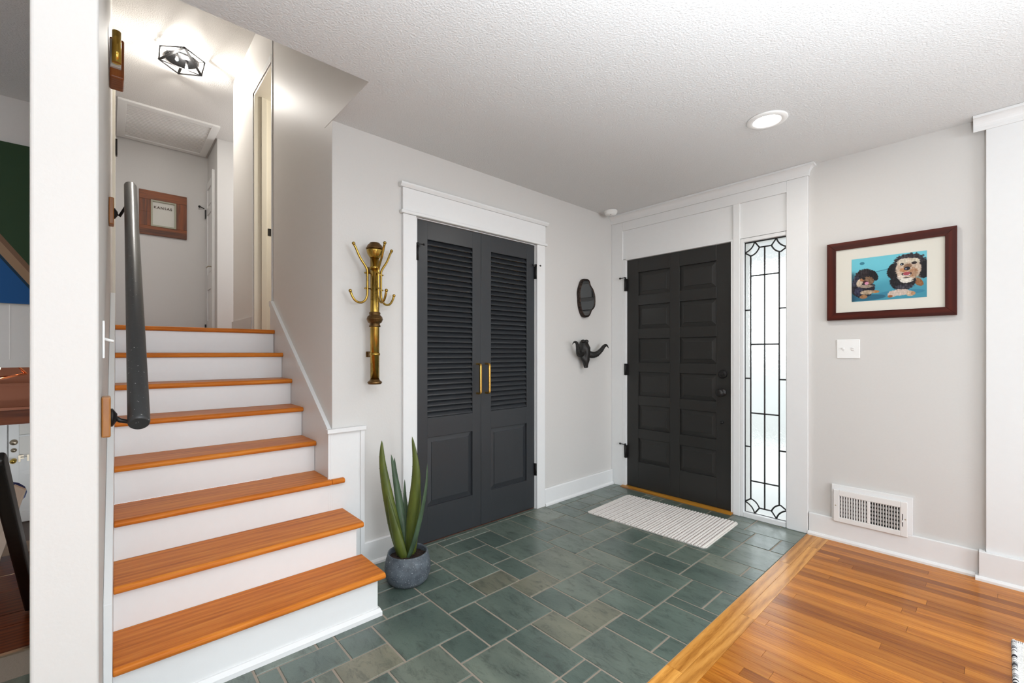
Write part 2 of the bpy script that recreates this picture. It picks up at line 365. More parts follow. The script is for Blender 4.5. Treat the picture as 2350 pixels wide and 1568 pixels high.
# room behind the camera: walls with real window openings
mb=MB(); 
mb.box(-3.3,2.2,-3.05,-2.95,0,CE); mb.box(4.1,4.6,-3.05,-2.95,0,CE); mb.box(2.2,4.1,-3.05,-2.95,0,.9); mb.box(2.2,4.1,-3.05,-2.95,2.1,CE)
struct(mb.build('wall_back',M['wall']))
mb=MB(); mb.box(4.5,4.6,-2.95,-.1,0,CE); mb.box(4.5,4.6,2.1,DW,0,CE); mb.box(4.5,4.6,-.1,2.1,0,.65); mb.box(4.5,4.6,-.1,2.1,2.15,CE)
struct(mb.build('wall_right',M['wall']))

# ---------------------------------------------------------------- stair side wall (post end) and upper hall shell
pts=[(-1.5,-.133),(-1.5,wl(-1.5)),(-7.1,wl(-7.1)),(-7.1,-.133)]
struct(MB().prism(pts,'z',0,UC).build('wall_stair',M['wall'],bevel=.007,seg=3),'white wall end beside the stairs','wall')
# stairwell right wall; above the entry ceiling it runs forward to the opening edge

mb=MB(); mb.box(-3.60,CW-.11,SY,SY+.12,0,UC); mb.box(CW-.11,-1.94,SY,SY+.12,CE+.061,UC); 
mb.box(CW-.11,CW-.0005,SY,SY+.0015,0,CE); mb.box(CW-.11,-1.9625,SY-.001,SY,CE+.0005,UC)
mb.box(-4.955,-4.15,SY,SY+.12,UF,UC); mb.box(-4.15,-3.60,SY,SY+.12,3.34,UC)
struct(mb.build('wall_stairwell',M['stairwall']),'satin grey wall rising beside the stairs','wall')
mb=MB(); mb.box(-1.962,-1.90,-.3,SY+.12,CE+.061,UC)
struct(mb.build('wall_header',M['hall']))
mb=MB(); mb.box(-7.2,-7.1,-.133,2.4,-.2,UC); 
struct(mb.build('wall_far',M['hall']),'grey end wall of the upper hall','wall')
mb=MB(); mb.box(-7.1,-6.5,.985,1.1,UF,UC); mb.box(-6.5,-6.4,.985,2.4,UF,UC); mb.box(-6.5,-4.955,2.3,2.4,UF,UC); mb.box(-5.05,-4.957,SY+.121,2.3,UF,UC)
struct(mb.build('wall_hall',M['hall']),'grey recessed wall of the upper hall','wall')
mb=MB(); mb.box(-4.957,-2.5,2.3,2.4,UF,UC); mb.box(-2.5,-2.4,SY+.121,2.4,CE+.061,UC)
struct(mb.build('wall_bedroom',M['cream']))
struct(MB().box(-7.2,-1.9,-.133,2.4,UC,UC+.06).build('ceiling',M['hallceil']),'stippled ceiling over the stairs','ceiling')
mb=MB(); mb.box(-7.2,-3.52,wl(-3.5),2.4,UF-.2,UF-.0005)
struct(mb.build('floor',M['oak_x']),'upper hall floor','floor')

# ---------------------------------------------------------------- staircase
NX=[-1.895,-2.13,-2.375,-2.62,-2.845,-3.066,-3.268,-3.47]
NZ=[.192,.360,.528,.700,.873,1.035,1.203,1.367]
st=thing('staircase','straight staircase with orange fir treads and white risers','staircase',(-1.9,.45,0))
TT=.028
for k in range(8):
    x,z=NX[k],NZ[k]
    xr=x-.028   # riser face below this tread
    xb=(NX[k+1]-.028) if k<7 else -3.56
    yl=wl(x)+.0225; yr=.945 if k<2 else .8795
    # tread profile with rounded nosing
    pr=[(xb-.004,z-TT),(x-TT*.5,z-TT)]+[(x-TT*.5+TT*.5*math.sin(a),z-TT*.5-TT*.5*math.cos(a)) for a in [math.pi*q/8 for q in range(1,8)]]+[(x-TT*.5,z),(xb-.004,z)]
    mb=MB().prism(pr,'y',yl,yr,smooth=False)
    if k==2:
        pr2=[(-2.4045,z-TT),(x-TT*.5,z-TT)]+pr[2:-1]+[(-2.4045,z)]
        mb=MB().prism(pr,'y',yl,.8795).prism(pr2,'y',.8796,.948)
    mb.build('tread',M['tread'],st,bevel=.004 if k<3 else .002)
    z0=NZ[k-1] if k else 0
    yrr=.917 if k<2 else (.878 if k>2 else .917)
    m2=MB().box(xr-.018,xr,yl,yrr,z0,z-TT)
    if k==2: m2=MB().box(xr-.018,xr,yl,.868,z0,z-TT)
    m2.build('riser',M['trim'],st,bevel=.0015)
# side closing of first two steps
MB().box(-2.404,NX[0]-.046,.9,.917,0,NZ[0]-TT).box(-2.404,NX[1]-.046,.9,.917,NZ[0],NZ[1]-TT).build('end_panel',M['trim'],st,bevel=.0015)
pr=[(NX[0]-.028,0),(NX[0]-.008,0),(NX[0]-.008,.018),(NX[0]-.020,.032),(NX[0]-.028,.032)]
MB().prism(pr,'y',wl(-1.9)+.0225,.9168).build('shoe_moulding',M['trim'],st)
vs=[]
ox=[0,.013,.013,.008,0]; oz=[0,0,.018,.032,.032]
MB().prism([(.917+a,b) for a,b in zip(ox,oz)],'x',-2.404,NX[0]-.0281).build('shoe_moulding',M['trim'],st)
MB().add([(NX[0]-.028,.917,0),(NX[0]-.008,.917,0),(NX[0]-.008,.930,0),(NX[0]-.028,.930,0),(NX[0]-.028,.917,.032),(NX[0]-.020,.917,.032),(NX[0]-.020,.925,.032),(NX[0]-.028,.925,.032),(NX[0]-.028,.917,.018),(NX[0]-.008,.917,.018),(NX[0]-.008,.930,.018),(NX[0]-.028,.930,.018)],[(3,2,1,0),(4,5,6,7),(1,2,10,9),(2,3,11,10),(9,10,6,5),(10,11,7,6)]).build('shoe_moulding_corner',M['trim'],st)
# left skirt (against the stair wall)
def skirt(name,poly,yf,th,m,parent,sign):
    n=len(poly); vs=[(p[0],yf(p[0]),p[1]) for p in poly]+[(p[0],yf(p[0])+th,p[1]) for p in poly]
    mb=MB().add(vs,[tuple(range(n)),tuple(range(2*n-1,n-1,-1))]+[(i,(i+1)%n,n+(i+1)%n,n+i) for i in range(n)])
    return mb.build(name,m,parent,bevel=.002)
skirt('skirt_board',[(-1.875,0),(-1.875,.415),(-3.55,1.56),(-3.60,1.56),(-3.60,UF-.03),(-2.1,0)],lambda x:wl(x)+.0005,.0215,M['trim'],st,1)
skirt('skirt_board',[(-2.405,.0),(-2.405,.775),(-3.56,1.575),(-3.60,1.575),(-3.60,UF-.03),(-2.7,0)],lambda x:.880,.0125,M['trim'],st,1)
# cap of right skirt
dx=1.155; sl=(1.575-.775)/dx
def capz(x): return .775+(-2.405-x)*sl
mb=MB().prism([(-2.4075,capz(-2.4075)-.026),(-2.4075,capz(-2.4075)+.002),(-3.56,capz(-3.56)+.004),(-3.60,capz(-3.56)+.004),(-3.6,capz(-3.56)-.026)],'y',.872,.8925)
mb.build('skirt_cap',M['trim'],st)
# panel board on the closet wall by the stairs
tp=sempty('trim_1',(CW,.97,0),'white board panel on the wall by the bottom stairs','trim')
MB().box(CW+.0005,CW+.014,.868,1.066,0,.785).build('board',M['trim'],tp,bevel=.0015)
MB().box(CW+.0142,CW+.022,1.043,1.067,0,.772).build('stile',M['trim'],tp,bevel=.0015)
MB().box(CW+.0005,CW+.034,.858,1.072,.772,.795).build('cap',M['trim'],tp,bevel=.003)

# ---------------------------------------------------------------- baseboards
def bb_x(n,y0,y1,face,sgn,h=.135,shoe=.012,label=None):
    o=struct(MB().prism([(CW+.0005,0),(CW+.0185,0),(CW+.0185,h-.006),(CW+.014,h),(CW+.0005,h)],'y',y0,y1).build(n,M['trim'],bevel=.0015),label,'baseboard')
    MB().prism([(CW+.0186,0),(CW+.0186+shoe,0),(CW+.0186+shoe,.012),(CW+.0186+shoe*.5,.022),(CW+.0186,.024)],'y',y0,y1).build('shoe_moulding',M['trim'],o); return o
bb_x('baseboard_left',2.5365,DW-.026,0,1,label='white baseboard right of the closet doors')
bb_x('baseboard_left',1.0675,1.307,0,1,label='white baseboard left of the closet doors')
o=struct(MB().box(-.858,-.0795,DW-.019,DW-.0005,0,.143).build('baseboard_front',M['trim'],bevel=.003),'white baseboard under the framed dog photo','baseboard')
MB().prism([(DW-.0191,0),(DW-.032,0),(DW-.032,.012),(DW-.026,.022),(DW-.0191,.024)],'x',-.862,-.0905).build('shoe_moulding',M['trim'],o)
# pilaster at right
o=struct(MB().box(-.052,.75,DW-.034,DW-.0005,0,CE-.001).build('trim_2',M['trim'],bevel=.003),'white wall pilaster at the right edge','trim')
MB().box(-.078,.76,DW-.054,DW-.0345,0,.152).box(-.078,-.0525,DW-.0344,DW-.0005,0,.152).build('baseboard',M['trim'],o,bevel=.003)
MB().prism([(DW-.0545,0),(DW-.067,0),(DW-.067,.012),(DW-.061,.022),(DW-.0545,.024)],'x',-.090,.76).box(-.090,-.0785,DW-.054,DW-.0005,0,.02).build('shoe_moulding',M['trim'],o)
def crown_prof(y0,h=.072,p=.05,z=CE-.001):
    c=[(y0,z-h),(y0-.006,z-h)]
    for q in range(0,9):
        a=math.pi/2*q/8; c.append((y0-p+(p-.008)*math.cos(a)-.0, z-.014-(h-.022)*(1-math.sin(a))))
    c+=[(y0-p-.003,z-.014),(y0-p-.003,z),(y0,z)]
    return c
MB().prism(crown_prof(DW-.0345),'x',-.098,.76).build('crown',M['trim'],o,bevel=.001)

# ---------------------------------------------------------------- closet casing
TF=CW+.0005
cs=sempty('trim_3',(CW,1.92,0),'white flat casing around the closet doors','trim')
MB().box(TF,TF+.020,1.306,1.395,0,2.038).build('casing',M['trim'],cs,bevel=.002)
MB().box(TF,TF+.020,2.447,2.535,0,2.038).build('casing',M['trim'],cs,bevel=.002)
MB().box(TF,TF+.022,1.303,2.538,2.060,2.195).build('head_board',M['trim'],cs,bevel=.002)
MB().box(TF,TF+.032,1.290,2.552,2.0385,2.0595).build('bead',M['trim'],cs,bevel=.005)
MB().prism([(TF,2.1955),(TF+.026,2.1955),(TF+.040,2.212),(TF+.040,2.222),(TF,2.222)],'y',1.285,2.562).build('cap',M['trim'],cs,bevel=.002)
MB().box(CW-.10,TF-.001,1.3955,1.412,0,2.038).build('jamb',M['trim'],cs); MB().box(CW-.10,TF-.001,2.4425,2.4465,0,2.038).build('jamb',M['trim'],cs)
MB().box(CW-.10,TF-.001,1.4125,2.442,2.0335,2.0385).build('jamb',M['trim'],cs)

# ---------------------------------------------------------------- closet doors
def raised(mb,ax,a0,a1,z0,z1,face,out,dep=.012,bev=.03,lift=.010):
    """raised panel: face coordinate 'face', outward sign out (+ towards the room) on axis ax"""
    f0=face-out*dep
    def P(a,z,f): return (f,a,z) if ax=='x' else (a,f,z)
    r0=[(a0,z0),(a1,z0),(a1,z1),(a0,z1)]; r1=[(a0+.006,z0+.006),(a1-.006,z0+.006),(a1-.006,z1-.006),(a0+.006,z1-.006)]
    r2=[(a0+bev,z0+bev),(a1-bev,z0+bev),(a1-bev,z1-bev),(a0+bev,z1-bev)]
    f2=f0+out*lift
    vs=[P(*p,f0) for p in r1]+[P(*p,f2-out*.0045) for p in r2]+[P(*p,f2) for p in r2]
    fs=[(i,(i+1)%4,4+(i+1)%4,4+i) for i in range(4)]+[(4+i,4+(i+1)%4,8+(i+1)%4,8+i) for i in range(4)]+[(8,9,10,11)]
    mb.add(vs,fs)
def closet_leaf(n,y0,y1,ly0,ly1,hy,label):
    xf=CW-.008; xb=xf-.034
    d=sempty(n,(xf,(y0+y1)/2,.006),label,'door')
    Z0,Z1=.008,2.030
    fr=MB(); fr.box(xb,xf,y0,ly0,Z0,Z1).box(xb,xf,ly1,y1,Z0,Z1)
    for a,b in((Z0,.230),(.668,.792),(1.918,Z1)): fr.box(xb,xf,ly0,ly1,a,b)
    fr.build('frame',M['charcoal'],d,bevel=.0012)
    pn=MB(); pn.box(xb+.006,xf-.016,ly0,ly1,.230,.668); raised(pn,'x',ly0,ly1,.230,.668,xf-.004,1,.012,.034,.010); pn.build('panel',M['charcoal'],d)
    ns=33; sl=MB(); pz=(1.918-.792)/ns
    for i in range(ns):
        z=.792+pz*(i+.5)
        th=.0042
        # slat slopes down toward the room
        a=(xf-.004,z-.012); b=(xb+.006,z+.016)
        sl.prism([(a[0],a[1]-th),(a[0]+.002,a[1]),(a[0],a[1]+th),(b[0],b[1]+th),(b[0],b[1]-th)],'y',ly0+.001,ly1-.001)
    sl.build('louvre',M['charcoal'],d)
    h=MB(); z0_,z1_=.918,1.133; X0_=xf+.0005; th=.013; pr_=.048; rc=.020
    def ub(off):
        zz0,zz1,xx=z0_+off,z1_-off,X0_+pr_-off; r_=max(.004,rc-off)
        q=[(X0_,zz0)]+[(xx-r_+r_*math.sin(t_),zz0+r_-r_*math.cos(t_)) for t_ in [math.pi/2*k/5 for k in range(6)]]
        q+=[(xx-r_+r_*math.cos(t_),zz1-r_+r_*math.sin(t_)) for t_ in [math.pi/2*k/5 for k in range(6)]]+[(X0_,zz1)]
        return q
    o_,i_=ub(0),ub(th); n=len(o_)
    vs=[(x,y,z) for y in(hy-.0075,hy+.0075) for ring in(o_,i_) for x,z in ring]
    fs=[]
    for k in range(n-1):
        fs+=[(k,k+1,n+k+1,n+k),(2*n+k,3*n+k,3*n+k+1,2*n+k+1),(k,2*n+k,2*n+k+1,k+1),(n+k,n+k+1,3*n+k+1,3*n+k)]
    fs+=[(0,n,3*n,2*n),(n-1,3*n-1,4*n-1,2*n-1)]
    h.add(vs,fs)
    h.build('handle',M['gold'],d,bevel=.0015)
    return d
d1=closet_leaf('door_2',1.4145,1.9185,1.490,1.845,1.882,'charcoal louvred closet door leaf, the left one')
d2=closet_leaf('door_3',1.9205,2.4415,2.008,2.361,1.960,'charcoal louvred closet door leaf, the right one')
def hinge_x(d,y,z0,z1,stop=None):
    mb=MB().tube([(CW+.008,y,z0),(CW+.008,y,z1)],.0065,10).box(CW-.0075,CW+.006,y-.009,y+.009,z0,z1)
    mb.build('hinge',M['black'],d)
    if stop:
        z=z1+.008; m=MB().tube([(CW+.008,y,z1-.002),(CW+.008,y,z+.008)],.008,10)
        m.tube([(CW+.008,y-.030,z),(CW+.020,y+.035,z)],.003,8).ball((CW+.008,y-.032,z),.007,10).ball((CW+.020,y+.037,z),.007,10)
        m.build('door_stop',M['black'],d)
hinge_x(d1,1.411,1.775,1.865,1); hinge_x(d2,2.4445,1.775,1.870,1); hinge_x(d2,2.4445,.257,.350)

# ---------------------------------------------------------------- front door trim
ft=sempty('trim_4',(-1.6,DW,0),'white panelled surround of the front door and sidelight','trim')
FB=DW-.0005; FF=DW-.022
XL=CW+.001; XR=-.862
fr=MB()
fr.box(XL,-2.300,FF,FB,0,CE-.071)             # left stile
fr.box(-.988,XR,FF,FB,0,CE-.071)              # right stile
fr.box(-2.300,-.988,FF,FB,2.305,CE-.071)      # top rail
fr.box(-1.340,-1.293,FF,FB,.0,2.305)          # mullion
fr.box(-2.300,-2.2685,FF,FB,0,2.040)
fr.build('face_frame',M['trim'],ft,bevel=.002)
MB().box(-2.300,-1.3405,FF+.012,FB,2.050,2.3045).build('panel',M['trim'],ft)
MB().box(-1.2925,-.9885,FF+.012,FB,2.045,2.3045).build('panel',M['trim'],ft)
MB().box(-2.268,-1.3405,FF+.003,FB,2.036,2.0495).build('head_stop',M['trim'],ft,bevel=.002)
MB().box(-2.2683,-2.2635,FF+.006,FB,.02,2.036).box(-1.3575,-1.3405,FF+.004,FB+.02,.0,2.036).build('door_stop_moulding',M['trim'],ft,bevel=.002)
pr=crown_prof(FF,.070,.040)
mb=MB().prism(pr,'x',XL,XR)
# mitred return at the right end
n=len(pr); vs=[(XR,p[0],p[1]) for p in pr]+[(XR+(FF-p[0]),p[0],p[1]) for p in pr]
mb.add(vs,[tuple(range(n,2*n))]+[(i,(i+1)%n,n+(i+1)%n,n+i) for i in range(n)])
# return face along y
ret=[(FF-p[0],p[1]) for p in pr]   # offset outward, height
vs=[(XR+o_,FF-o_,z) for o_,z in ret]+[(XR+o_,FB,z) for o_,z in ret]
mb.add(vs,[tuple(range(n,2*n))]+[(i,(i+1)%n,n+(i+1)%n,n+i) for i in range(n)])
mb.build('crown',M['trim'],ft)
# sidelight window
wn=sempty('window_1',(-1.13,DW,0),'tall narrow sidelight of black leaded textured glass','window')
gy=DW+.018
fr=MB()
fr.box(-1.2925,GX0+.006,FF+.006,gy+.02,.0,GZ1+.022).box(GX1-.006,-.9885,FF+.010,gy+.02,.0,GZ1+.022).box(GX0+.006,GX1-.006,FF+.006,gy+.02,GZ1-.004,GZ1+.022).box(GX0+.006,GX1-.006,FF+.004,gy+.02,0.0,GZ0+.004)
fr.build('window_frame',M['trim'],wn,bevel=.003)
MB().box(GX0,GX1,gy,gy+.006,GZ0,GZ1).build('pane',M['glass'],wn)
g=MB(); yl_=gy-.0035
a0,a1=GX0+.006,GX1-.006; v1,v2,v3=-1.229,-1.136,-1.043; zt,zb=GZ1-.007,GZ0+.006
def came(p,w_=.0052):
    g.tube([(x,yl_,z) for x,z in p],w_,6)
def arc(p,q,bx,bz,n=8):
    m_=((p[0]+q[0])/2+bx,(p[1]+q[1])/2+bz); return [((1-t)**2*p[0]+2*t*(1-t)*m_[0]+t*t*q[0],(1-t)**2*p[1]+2*t*(1-t)*m_[1]+t*t*q[1]) for t in [i/n for i in range(n+1)]]
came([(a0,zb),(a0,zt)]);came([(a1,zb),(a1,zt)]);came([(a0,zt),(a1,zt)]);came([(a0,zb),(a1,zb)],.002)
for s in(1,-1):
    def Z(d): return (zt-d) if s>0 else (zb+d)
    for m_ in(1,-1):
        def X(x): return x if m_>0 else (a0+a1)-x
        P1=(X(a0),Z(.072)); P2=(X(a0+.066),Z(0)); P3=(X(a0+.098),Z(.046)); P4=(X(v1),Z(.100))
        came(arc(P1,P2,m_*.022,-s*-.012 if 0 else s*-.016)); came([P2,P3]); came(arc(P3,P4,m_*.010,-s*.020)); came([P4,P1])
    came([(a0+.098,Z(.046)),(a1-.098,Z(.046))])
came([(v1,Z(.100)),(v1,zt-.100)]); came([(v3,zb+.100),(v3,zt-.100)]); came([(v2,zb+.046),(v2,zt-.046)])
for z in(1.764,1.265,.764,.268): came([(v1,z),(v3,z)])
for z in(1.516,1.016,.516): came([(a0,z),(v1,z)]); came([(v3,z),(a1,z)])
g.build('lead_came',M['lead'],wn)
# front door
fd=sempty('door_1',(-1.81,DW,.01),'black twelve-panel front door','door')
y0=DW-.004; y1=y0+.04
cols=[(-2.150,-1.852),(-1.768,-1.470)]
rows=[(1.709,1.913),(1.414,1.623),(1.119,1.328),(.827,1.037),(.536,.745),(.243,.452)]
fr=MB(); X0d,X1d=-2.2625,-1.3585; Z0,Z1=.014,2.033
fr.box(X0d,cols[0][0],y0,y1,Z0,Z1).box(cols[0][1],cols[1][0],y0,y1,Z0,Z1).box(cols[1][1],X1d,y0,y1,Z0,Z1)
zz=[Z1]+[v for r in rows for v in(r[1],r[0])]+[Z0]
for a,b in cols:
    for i in range(0,len(zz),2): fr.box(a,b,y0,y1,zz[i+1],zz[i])
fr.build('frame',M['doorblack'],fd,bevel=.003)
for a,b in cols:
    for r0,r1 in rows:
        p=MB(); p.box(a,b,y0+.0145,y1-.004,r0,r1); raised(p,'y',a,b,r0,r1,y0-.000,-1,.0145,.034,.011); p.build('panel',M['doorblack'],fd,bevel=.0015)
kb=MB(); kx,kz=-1.424,.902
kb.lathe([(.031,0),(.031,-.004),(.026,-.010),(.012,-.014),(.011,-.030),(.018,-.036),(.028,-.046),(.030,-.056),(.026,-.066),(.014,-.071),(.0001,-.072)],(kx,y0,kz),'y',24); kb.build('door_knob',M['black'],fd)
kb=MB().lathe([(.032,0),(.032,-.006),(.028,-.013),(.020,-.014),(.020,-.018),(.0001,-.018)],(-1.420,y0,1.041),'y',24).box(-1.436,-1.404,y0-.030,y0-.016,1.037,1.046); kb.build('deadbolt',M['black'],fd,bevel=.001)
MB().lathe([(.011,0),(.011,-.008),(.007,-.014),(.0001,-.014)],(-1.426,y0,.674),'y',16).build('chain_button',M['black'],fd)
MB().box(X1d+.001,X1d+.006,y0-.003,y0+.02,1.01,1.07).build('strike_plate',M['black'],fd); MB().box(X1d+.001,X1d+.007,y0-.004,y0+.02,.875,.925).build('strike_plate',M['black'],fd)
for i,(a,b) in enumerate([(1.758,1.868),(1.005,1.107),(.263,.375)]):
    MB().tube([(-2.2665,FF-.004,a),(-2.2665,FF-.004,b)],.007,10).box(-2.281,-2.254,FF-.003,y0+.001,a,b).build('hinge',M['black'],fd)
    if i!=1:
        z=b+.008; MB().tube([(-2.2665,FF-.004,b-.004),(-2.2665,FF-.004,b+.014)],.008,10).tube([(-2.315,FF-.012,z),(-2.262,FF-.020,z)],.003,8).ball((-2.317,FF-.012,z),.009,10).ball((-2.262,FF-.022,z),.007,10).build('door_stop',M['black'],fd)
o=struct(MB().prism([(DW-.060,.0),(DW-.060,.006),(DW-.030,.0135),(DW+.04,.0135),(DW+.04,0)],'x',-2.300,-1.341).build('trim_5',M['threshold'],bevel=.001),'golden wood threshold under the front door','trim')

# outside seen through the glass
gnd=struct(MB().box(-4,2,DW+.3,9,-.15,-.05).build('floor',mat('porch_concrete',(.55,.55,.54),.8)))
MB().box(-4,2,DW+.141,DW+.3,-.15,-.04).build('porch_step',mat('porch_step_concrete',(.6,.6,.59),.8),gnd)

MB().box(-6,3,7.0,7.4,-.05,1.15).build('glass_tone_block',mat('tone_block_grey',(.60,.61,.60),.9),gnd)  # added block that greys the lower part of the glass
MB().box(-3,1,DW+.141,5.2,2.12,2.25).build('glass_tone_slab',mat('tone_slab_grey',(.7,.7,.7),.9),gnd)  # added slab that darkens the top of the glass

# ---------------------------------------------------------------- door mat
mt=D.objects.new('door_mat',None)
D.objects.remove(mt)
mb=MB(); nx,ny=300,60; LX,LY=.885,.585; ang=R(2.4); ctr=Vector((-1.668,2.976,0))
vs=[];hs={}
ca,sa=math.cos(ang),math.sin(ang)
pitch=LX/40
for j in range(ny+1):
    for i in range(nx+1):
        u=i/nx*LX-LX/2; v=j/ny*LY-LY/2
        sc_=abs(math.cos(math.pi*u/pitch)); edge=min(LX/2-abs(u),.012)/.012
        wob=.0022*math.sin(u*2*math.pi/pitch) if j in(0,ny) else 0
        z=.003+.0062*(sc_**.7)*min(1,edge+.3)+.001*math.sin(v*300)*sc_
        # rounded corners
        du,dv=LX/2-abs(u),LY/2-abs(v); rc=.03
        if du<rc and dv<rc:
            q=math.hypot(rc-du,rc-dv)
            if q>rc: k=rc/q; u=math.copysign(LX/2-rc+(rc-du)*k,u); v=math.copysign(LY/2-rc+(rc-dv)*k,v)
        v+=math.copysign(wob,v) if wob else 0
        v+=.006*math.sin(u*3.3+1)*.5
        vs.append((ctr.x+u*ca-v*sa,ctr.y+u*sa+v*ca,z)); hs[(i,j)]=sc_
for j in range(ny):
    for i in range(nx):
        s_=hs[(i,j)]; u=i/nx*LX
        k=j*(nx+1)+i
        dots=(int(j+int(u/pitch)%2))%2
        if s_<.42: c=(.24,.17,.15) if dots else (.50,.42,.38)
        else: c=(.78,.74,.70)
        if u<.022 or u>LX-.022: c=(.80,.76,.70)
        mb.add([vs[k],vs[k+1],vs[k+nx+2],vs[k+nx+1]],[(0,1,2,3)],c)
# border skirt so the mat has thickness
ring=[j*(nx+1) for j in range(ny+1)]+[ny*(nx+1)+i for i in range(1,nx+1)]+[j*(nx+1)+nx for j in range(ny-1,-1,-1)]+[i for i in range(nx-1,0,-1)]
for a,b in zip(ring,ring[1:]+ring[:1]):
    p,q=vs[a],vs[b]; mb.add([p,q,(q[0],q[1],.0006),(p[0],p[1],.0006)],[(0,1,2,3)],(.72,.68,.63))
tag(mb.build('door_mat',M['matwool'],attrname='col'),'cream ribbed woven mat lying on the slate before the front door','mat')

# ---------------------------------------------------------------- rug corner
rg=thing('area_rug','white wool rug with black and white whipstitched edge on the oak floor','rug',(.6,2.2,0))
MB().box(.040,2.6,-.6,2.770,.0005,.010,(.85,.85,.83)).build('pile',M['rugwool'],rg,bevel=.003,attrname='col')  # carried on out of view to bounce neutral light
mb=MB(); random.seed(3)
def stitch(c,du,col):
    pts=[]
    for k in range(9):
        a=math.pi*k/8; pts.append((c[0]+du[0]*math.cos(a)*.0065+du[1]*.002*k/8,c[1]+du[1]*math.cos(a)*.0085+du[0]*.004*(k/8-.5),.001+.0125*math.sin(a)))
    mb.tube(pts,.0022,6,col)
y=2.775
while y>-.55:
    c=random.choice([(.85,.85,.83)]*5+[(.02,.02,.025)]*2+[(.35,.35,.36)]*2); stitch((.038,y),(-1,0),c); y-=(.0046 if y>2.2 else .02)
x=.034
while x<2.55:
    c=random.choice([(.85,.85,.83)]*4+[(.02,.02,.025)]); stitch((x,2.772),(0,1),c); x+=(.0055 if x<.3 else .02)
mb.build('whipstitch_edge',M['rugwool'],rg,attrname='col')

# ---------------------------------------------------------------- recessed light
rl=thing('recessed_light','round white recessed ceiling light glowing above the entry','ceiling light',(-.843,2.617,CE))
c=(-.843,2.617,CE)
MB().lathe([(.098,-.0005),(.098,-.004),(.092,-.009),(.070,-.010),(.062,-.006),(.062,-.0005)],c,'z',48).build('trim_ring',M['plastic'],rl)
MB().lathe([(.0001,-.0055),(.0615,-.0055)],c,'z',48).build('lens',M['led'],rl)
down('recessed_lamp',(c[0],c[1],CE-.014),6,.058)
# smoke detector
sd=thing('smoke_detector','small round white smoke detector on the ceiling by the corner','smoke detector',(-2.305,3.27,CE))
MB().lathe([(.056,-.0005),(.058,-.010),(.056,-.018),(.050,-.019),(.050,-.030),(.044,-.038),(.0001,-.040)],(-2.305,3.27,CE),'z',36).build('housing',M['plastic'],sd)
MB().lathe([(.003,-.0405),(.003,-.0425),(.0001,-.043)],(-2.29,3.25,CE),'z',10).build('indicator',M['black'],sd)

# ---------------------------------------------------------------- framed dog photo
pf=thing('framed_photo','cherry wood framed photo of two small dogs on a teal sofa','picture',(-.457,DW,1.66))
xa,xb_,za,zb_=-.755,-.160,1.411,1.901; yf=DW-.026; w_=.047
for n_,pts in(('t',[(xa,zb_),(xb_,zb_),(xb_-w_,zb_-w_),(xa+w_,zb_-w_)]),('b',[(xa,za),(xb_,za),(xb_-w_,za+w_),(xa+w_,za+w_)]),('l',[(xa,za),(xa+w_,za+w_),(xa+w_,zb_-w_),(xa,zb_)]),('r',[(xb_,za),(xb_-w_,za+w_),(xb_-w_,zb_-w_),(xb_,zb_)])):
    MB().prism(pts,'y',yf,DW-.001).build('frame_rail',M['cherry_z' if n_ in 'lr' else 'cherry'],pf,bevel=.0015)
MB().box(xa+w_,xb_-w_,DW-.016,DW-.010,za+w_,zb_-w_).build('mat_board',M['matboard'],pf)
px0,px1,pz0,pz1=-.627,-.282,1.521,1.786
def lin(c): return tuple(((v/255)/12.92 if v/255<=.04045 else ((v/255+.055)/1.055)**2.4) for v in c)
def smooth(a,b,x):
    t=max(0,min(1,(x-a)/(b-a))); return t*t*(3-2*t)
def inell(x,y,cx,cy,rx,ry,rot=0,fur=0,sd=0):
    dx_,dy_=x-cx,y-cy; c_,s_=math.cos(rot),math.sin(rot); a=(dx_*c_+dy_*s_)/rx; b=(-dx_*s_+dy_*c_)/ry
    r=math.hypot(a,b)
    if fur: r+=fur*noise.noise(Vector((math.atan2(b,a)*6+sd,r*3,sd)))+fur*.6*noise.noise(Vector((x*38+sd,y*38,sd)))
    return 1-smooth(.93,1.05,r)
